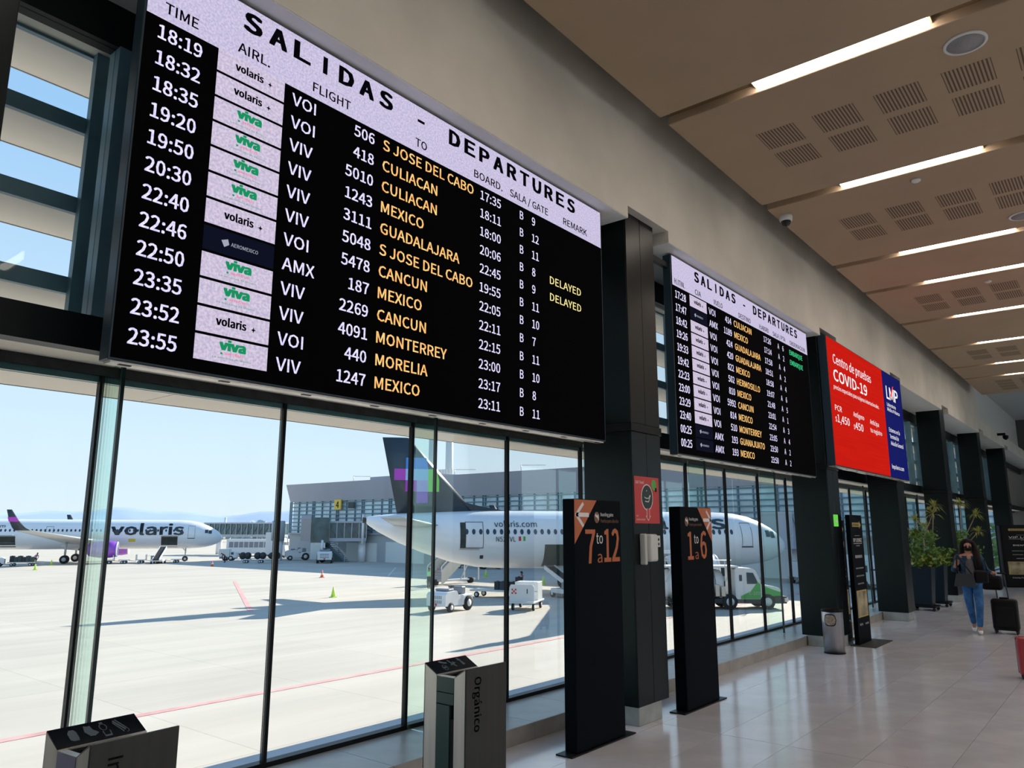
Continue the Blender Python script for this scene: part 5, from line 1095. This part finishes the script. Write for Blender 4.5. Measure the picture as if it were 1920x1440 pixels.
armsf = dict(le=((.20, .02, 1.10), .038), lw=((.10, -.20, 1.10), .026), lp=((.07, -.25, 1.12), .030), re=((-.20, .02, 1.10), .038), rw=((-.10, -.20, 1.10), .026), rp=((-.07, -.25, 1.12), .030))
human(G(804, 1104), math.radians(100), 'airport worker in lime green vest standing left of the passenger stairs', armsf, shirt_c, navy_c, vest=gv)
human(G(978, 1115), math.radians(20), 'airport worker in pale shirt and pink vest behind the cargo box', {}, shirt_c, navy_c, vest=pv)
human(G(1054, 1115), math.radians(-60), 'airport worker in orange vest below the open rear hold of near jet', armsf, navy_c, navy_c, vest=ov)
lean = dict(rk=((-.12, -.05, .48), .056), ra=((-.30, .06, .10), .038), rt_=((-.34, -.06, .04), .032), chest=((.10, 0, 1.20), (.14, .1)), upper=((.14, 0, 1.31), (.12, .08)), neck=((.16, 0, 1.39), .048), jaw=((.17, -.01, 1.45), .062), head=((.18, 0, 1.52), (.078, .09)), crown=((.19, 0, 1.58), .06), ls=((.29, 0, 1.30), .05), rs=((0, 0, 1.33), .05), le=((.32, 0, 1.05), .038), lw=((.26, -.1, .86), .026), lp=((.24, -.12, .80), .03))
human(G(65, 1060), math.radians(-30), 'worker in red pink vest leaning beside the loaded cart at far left', lean, shirt_c, navy_c, vest=pv)
bendp = dict(waist=((0, -.06, 1.02), (.115, .09)), chest=((0, -.20, 1.12), (.14, .1)), upper=((0, -.30, 1.17), (.12, .08)), neck=((0, -.38, 1.20), .048), jaw=((0, -.44, 1.22), .062), head=((0, -.49, 1.25), (.078, .09)), crown=((0, -.53, 1.29), .06), ls=((.155, -.30, 1.17), .05), rs=((-.155, -.30, 1.17), .05), le=((.2, -.35, .95), .038), lw=((.15, -.45, .80), .026), lp=((.14, -.48, .75), .03), re=((-.2, -.35, .95), .038), rw=((-.15, -.45, .80), .026), rp=((-.14, -.48, .75), .03), rk=((-.1, -.15, .50), .056), ra=((-.1, .10, .12), .038), rt_=((-.11, -.02, .05), .032))
human(G(421, 1055), math.radians(-120), 'worker in orange vest bending beside the small white vehicle', bendp, navy_c, navy_c, vest=ov)
# woman with suitcase
denim = mat('denim_jacket', (.025, .06, .105), .85, spec=.12, noise=.3, nscale=14); jeans = mat('blue_jeans', (.04, .13, .30), .85, spec=.12, noise=.35, nscale=9); M_hair = mat('black_hair', (.008, .006, .006), .45, spec=.12)
pose = dict(ls=((.165, 0, 1.335), .052), le=((.25, -.01, 1.10), .038), lw=((.335, -.18, 1.06), .026), lp=((.355, -.235, 1.075), .029), rs=((-.165, 0, 1.335), .052), re=((-.27, .0, 1.07), .038), rw=((-.235, -.12, 1.16), .026), rp=((-.215, -.15, 1.205), .029),
    lk=((.085, -.14, .49), .058), la=((.055, -.17, .10), .038), lt=((.06, -.30, .045), .032), rk=((-.06, -.03, .48), .058), ra=((-.03, .17, .14), .038), rt_=((-.03, .06, .05), .032))
wm, V = human((16.32, 2.50, 0), math.radians(-81), 'woman in denim jacket and black mask walking beside a black suitcase', pose, denim, jeans, M_skin, 'long', curl_l=(-.1, 0, -1), curl_r=(.4, -.3, .9), sc=1.0)
MB().ell((0, -.083, 1.13), (.075, .035, .20), 14, 10).buildx('grey_shirt', mat('grey_shirt', (.11, .11, .12), .9, spec=.12), wm)
MB().ell((0, -.078, 1.33), (.045, .03, .06), 12, 8).buildx('neckline', M_skin, wm)
MB().ell((0, -.060, 1.488), (.070, .052, .050), 14, 10).buildx('face_mask', M_blkpl, wm)
MB().ell((0, .030, 1.575), (.100, .100, .085), 16, 10).buildx('hair_crown', M_hair, wm)
skin({'a': ((.055, -.01, 1.62), .05), 'b': ((.105, .0, 1.52), .048), 'c': ((.125, -.04, 1.40), .065), 'd': ((.13, -.085, 1.25), .075), 'e': ((.12, -.10, 1.10), .05)}, [('a', 'b'), ('b', 'c'), ('c', 'd'), ('d', 'e')], 'c', 2).buildx('hair_lock', M_hair, wm)
skin({'a': ((-.055, -.01, 1.62), .05), 'b': ((-.100, .0, 1.52), .044), 'c': ((-.105, .02, 1.40), .05), 'd': ((-.10, .03, 1.30), .04)}, [('a', 'b'), ('b', 'c'), ('c', 'd')], 'c', 2).buildx('hair_lock', M_hair, wm)
tb = empty('tote_bag', (16.15, 2.50, .75), 'dark grey tote bag hanging at the front of the walking woman', 'bag', rz=math.radians(-81))
o_ = Vector((-.10, -.23, .0))
MB().hexa([(-.25, -.28, .08), (.10, -.28, .08), (.10, -.14, .08), (-.25, -.14, .08)], [(-.20, -.25, .30), (.06, -.25, .30), (.06, -.16, .30), (-.20, -.16, .30)]).buildx('bag_body', mat('grey_leather', (.035, .045, .052), .6, spec=.12), tb)
MB().tube((-.18, -.2, .30), (-.17, -.13, .60), .012, n=6).tube((.04, -.2, .30), (-.16, -.12, .62), .010, n=6).buildx('strap', M_blkpl, tb)
sb = empty('shoulder_bag', (16.1, 2.4, .85), 'small black shoulder bag worn across the walking woman', 'bag', rz=math.radians(-81))
MB().bevbox(-.02, .20, -.15, -.05, .04, .26, .03, 2).buildx('bag_body', M_blkpl, sb); MB().tube((.19, -.1, .25), (.16, -.06, .45), .010, n=6).buildx('strap', M_blkpl, sb)
bk = empty('backpack', (16.45, 2.52, 1.05), 'dark backpack on the walking woman, strap over her right shoulder', 'bag', rz=math.radians(-81))
MB().bevbox(-.17, .15, .11, .25, -.02, .36, .05, 2).buildx('pack', navy_c, bk); MB().tube((-.12, .1, .33), (-.135, -.10, .28), .020, n=8).tube((-.135, -.10, .28), (-.17, -.12, .02), .020, n=8).buildx('strap', navy_c, bk)
# her suitcase
sc_ = empty('suitcase', (16.55, 2.06, 0), 'black upright travel suitcase pulled by the walking woman', 'suitcase', rz=math.radians(-81-8))
MB().bevbox(-.20, .20, -.13, .13, .06, .60, .045, 3).buildx('shell', M_blkpl, sc_); MB().bevbox(-.15, .15, -.155, -.12, .12, .48, .02, 2).buildx('front_pocket', mat('black_fabric', (.012, .013, .015), .9, spec=.12), sc_)
for s_ in (-1, 1): MB().tube((s_*.085-.02, .10, .60), (s_*.085-.05, .10, 1.04), .009, n=8).buildx('handle_rod', M_steeld, sc_)
MB().bevbox(-.165, .065, .08, .12, 1.03, 1.06, .01).buildx('grip', M_blkpl, sc_); MB().bevbox(-.07, .07, -.03, .03, .60, .63, .01).buildx('carry_handle', M_blkpl, sc_)
for a in (-.16, .16):
    for b in (-.09, .09): o = MB().lathe((a-.012, b, .032), [(.015, 0), (.032, .004), (.032, .022), (.015, .026)], 12, 'x').buildx('wheel', M_rubber, sc_); MB().box(a-.02, a+.02, b-.02, b+.02, .04, .075).buildx('caster_fork', M_blkpl, sc_)
hb_ = empty('carry_bag', (16.62, 2.16, .72), 'soft black bag slung on the suitcase handle', 'bag', rz=math.radians(-89))
MB().bevbox(-.24, .10, .0, .10, .02, .28, .05, 2).buildx('bag_body', M_blkpl, hb_); MB().tube((-.15, .05, .26), (-.02, .05, .32), .012, n=6).buildx('strap', M_blkpl, hb_)
# red suitcase at the frame edge
rc = empty('suitcase', (11.75, 1.20, 0), 'red suitcase cut by the right frame edge', 'suitcase', rz=math.radians(-80))
MB().bevbox(-.19, .19, -.12, .12, .05, .50, .04, 3).buildx('shell', mat('red_case', (.30, .012, .022), .35, coat=.5), rc); MB().bevbox(-.05, .05, -.14, -.12, .40, .44, .008).buildx('badge', M_steel, rc); MB().box(-.192, .192, -.012, .012, .07, .48).buildx('zip_band', M_blkpl, rc)
for a in (-.15, .15):
    for b in (-.08, .08): MB().lathe((a-.012, b, .028), [(.012, 0), (.028, .004), (.028, .022), (.012, .026)], 12, 'x').buildx('wheel', M_rubber, rc)
# ================================================================ PLANTERS
M_plant = mat('planter_blue_black', (.014, .024, .036), .3, spec=.12); M_leaf = mat('leaf_green', (.10, .20, .03), .5, noise=.4, nscale=9); M_leafy = mat('leaf_yellow', (.30, .32, .06), .5, noise=.35, nscale=9); M_stem = mat('pale_stem', (.24, .20, .14), .8)
def planter(x, y, lab, seed, tall=2.35, heads=None):
    rng = random.Random(seed); r = empty('planter', (x, y, 0), lab, 'planter', 'tall dark planters with plants')
    s_ = .24; b_ = .18
    MB().hexa([(x-b_, y-b_, .12), (x+b_, y-b_, .12), (x+b_, y+b_, .12), (x-b_, y+b_, .12)], [(x-s_, y-s_, .98), (x+s_, y-s_, .98), (x+s_, y+s_, .98), (x-s_, y+s_, .98)]).build('pot', M_plant, r)
    MB().bevbox(x-.27, x+.27, y-.27, y+.27, .075, .12, .01).build('trolley', M_blkpl, r); MB().box(x-s_+.03, x+s_-.03, y-s_+.03, y+s_-.03, .975, .985).build('soil', mat('soil', (.03, .02, .015), .95), r)
    for a in (-.22, .22):
        for b in (-.22, .22): MB().lathe((x+a-.015, y+b, .038), [(.02, 0), (.037, .005), (.037, .025), (.02, .03)], 12, 'x').build('caster', M_rubber, r)
    pt = empty('potted_plant', (x, y, .98), lab.replace('tall dark planter', 'spiky and leafy plant growing'), 'plant', 'plants in the tall planters')
    hs = heads or [(.05, .0, tall-.98), (-.10, .08, tall-1.28), (.15, .12, tall-1.5)]
    for hx, hy_, hz_ in hs:
        mid = Vector((x+hx*.3, y+hy_*.3, .98+hz_*.55)); top = Vector((x+hx, y+hy_, .98+hz_))
        MB().tube((x+hx*.2, y+hy_*.2, .95), mid, .018, .014, 8).tube(mid, top, .014, .010, 8).build('stem', M_stem, pt)
        m = MB()
        for k in range(46):
            a = rng.uniform(0, 2*PI); e_ = rng.uniform(-.35, 1.2); L = rng.uniform(.22, .36); d = Vector((math.cos(a)*math.cos(e_), math.sin(a)*math.cos(e_), math.sin(e_))); n = d.cross(Vector((0, 0, 1))).normalized()*.011
            p1 = top+d*L*.55; p2 = top+d*L+Vector((0, 0, -.10*L/.3)); m.add([top-n*.6, top+n*.6, p1+n, p1-n, p2], [(0, 1, 2, 3), (3, 2, 4)])
        m.build('leaf_rosette', M_leafy, pt, kind='stuff')
    def leafball(c, rad, n, mt):
        m = MB()
        for _ in range(n):
            p = Vector((rng.gauss(0, .45)*rad[0], rng.gauss(0, .45)*rad[1], rng.uniform(-1, 1)*rad[2]))+Vector(c); a = Vector((rng.gauss(0, 1), rng.gauss(0, 1), rng.gauss(-.3, .5))).normalized(); b = a.cross(Vector((rng.gauss(0, 1), rng.gauss(0, 1), 1))).normalized(); s2 = rng.uniform(.04, .075)
            m.add([p-a*s2, p-a*s2*.3+b*s2*.6, p+a*s2*1.1, p-a*s2*.3-b*s2*.6], [(0, 1, 2, 3)])
        m.build('foliage', mt, pt, kind='stuff')
    leafball((x-.15, y+.05, 1.38), (.20, .20, .42), 240, M_leaf); leafball((x+.18, y-.18, 1.18), (.26, .26, .20), 200, M_leaf); leafball((x, y, 1.12), (.35, .3, .12), 120, M_leafy)
planter(20.2, 4.08, 'tall dark planter nearest the camera beside the fourth column', 3, 2.30, [(.0, .05, 1.05), (.35, -.28, 1.22), (-.1, .1, .75)])
planter(21.45, 4.04, 'tall dark planter just behind the nearest one', 5, 2.42, [(.05, -.1, 1.42), (-.12, .1, .9)])
planter(25.6, 4.05, 'tall dark planter behind the walking woman', 9, 2.5, [(.0, -.05, 1.62), (.5, -.35, 1.30), (.2, -.4, .8)])
for k, (x, y) in enumerate(((58, 10), (66, 13), (52, 7))):
    t = empty('garden_tree', (x, y, GZ), ['leafy tree outside the third bay', 'taller leafy tree outside the fourth bay', 'small leafy tree close outside the far glass'][k], 'tree'); MB().tube((x, y, GZ), (x, y, GZ+2.6), .16, .1, 8).build('trunk', M_stem, t)
    leaf_cloud((x, y, GZ+3.6), (1.5, 1.5, 1.4), 420, .22).build('crown', mat('tree_green', (.09, .17, .06), .8, noise=.3), t, kind='stuff')
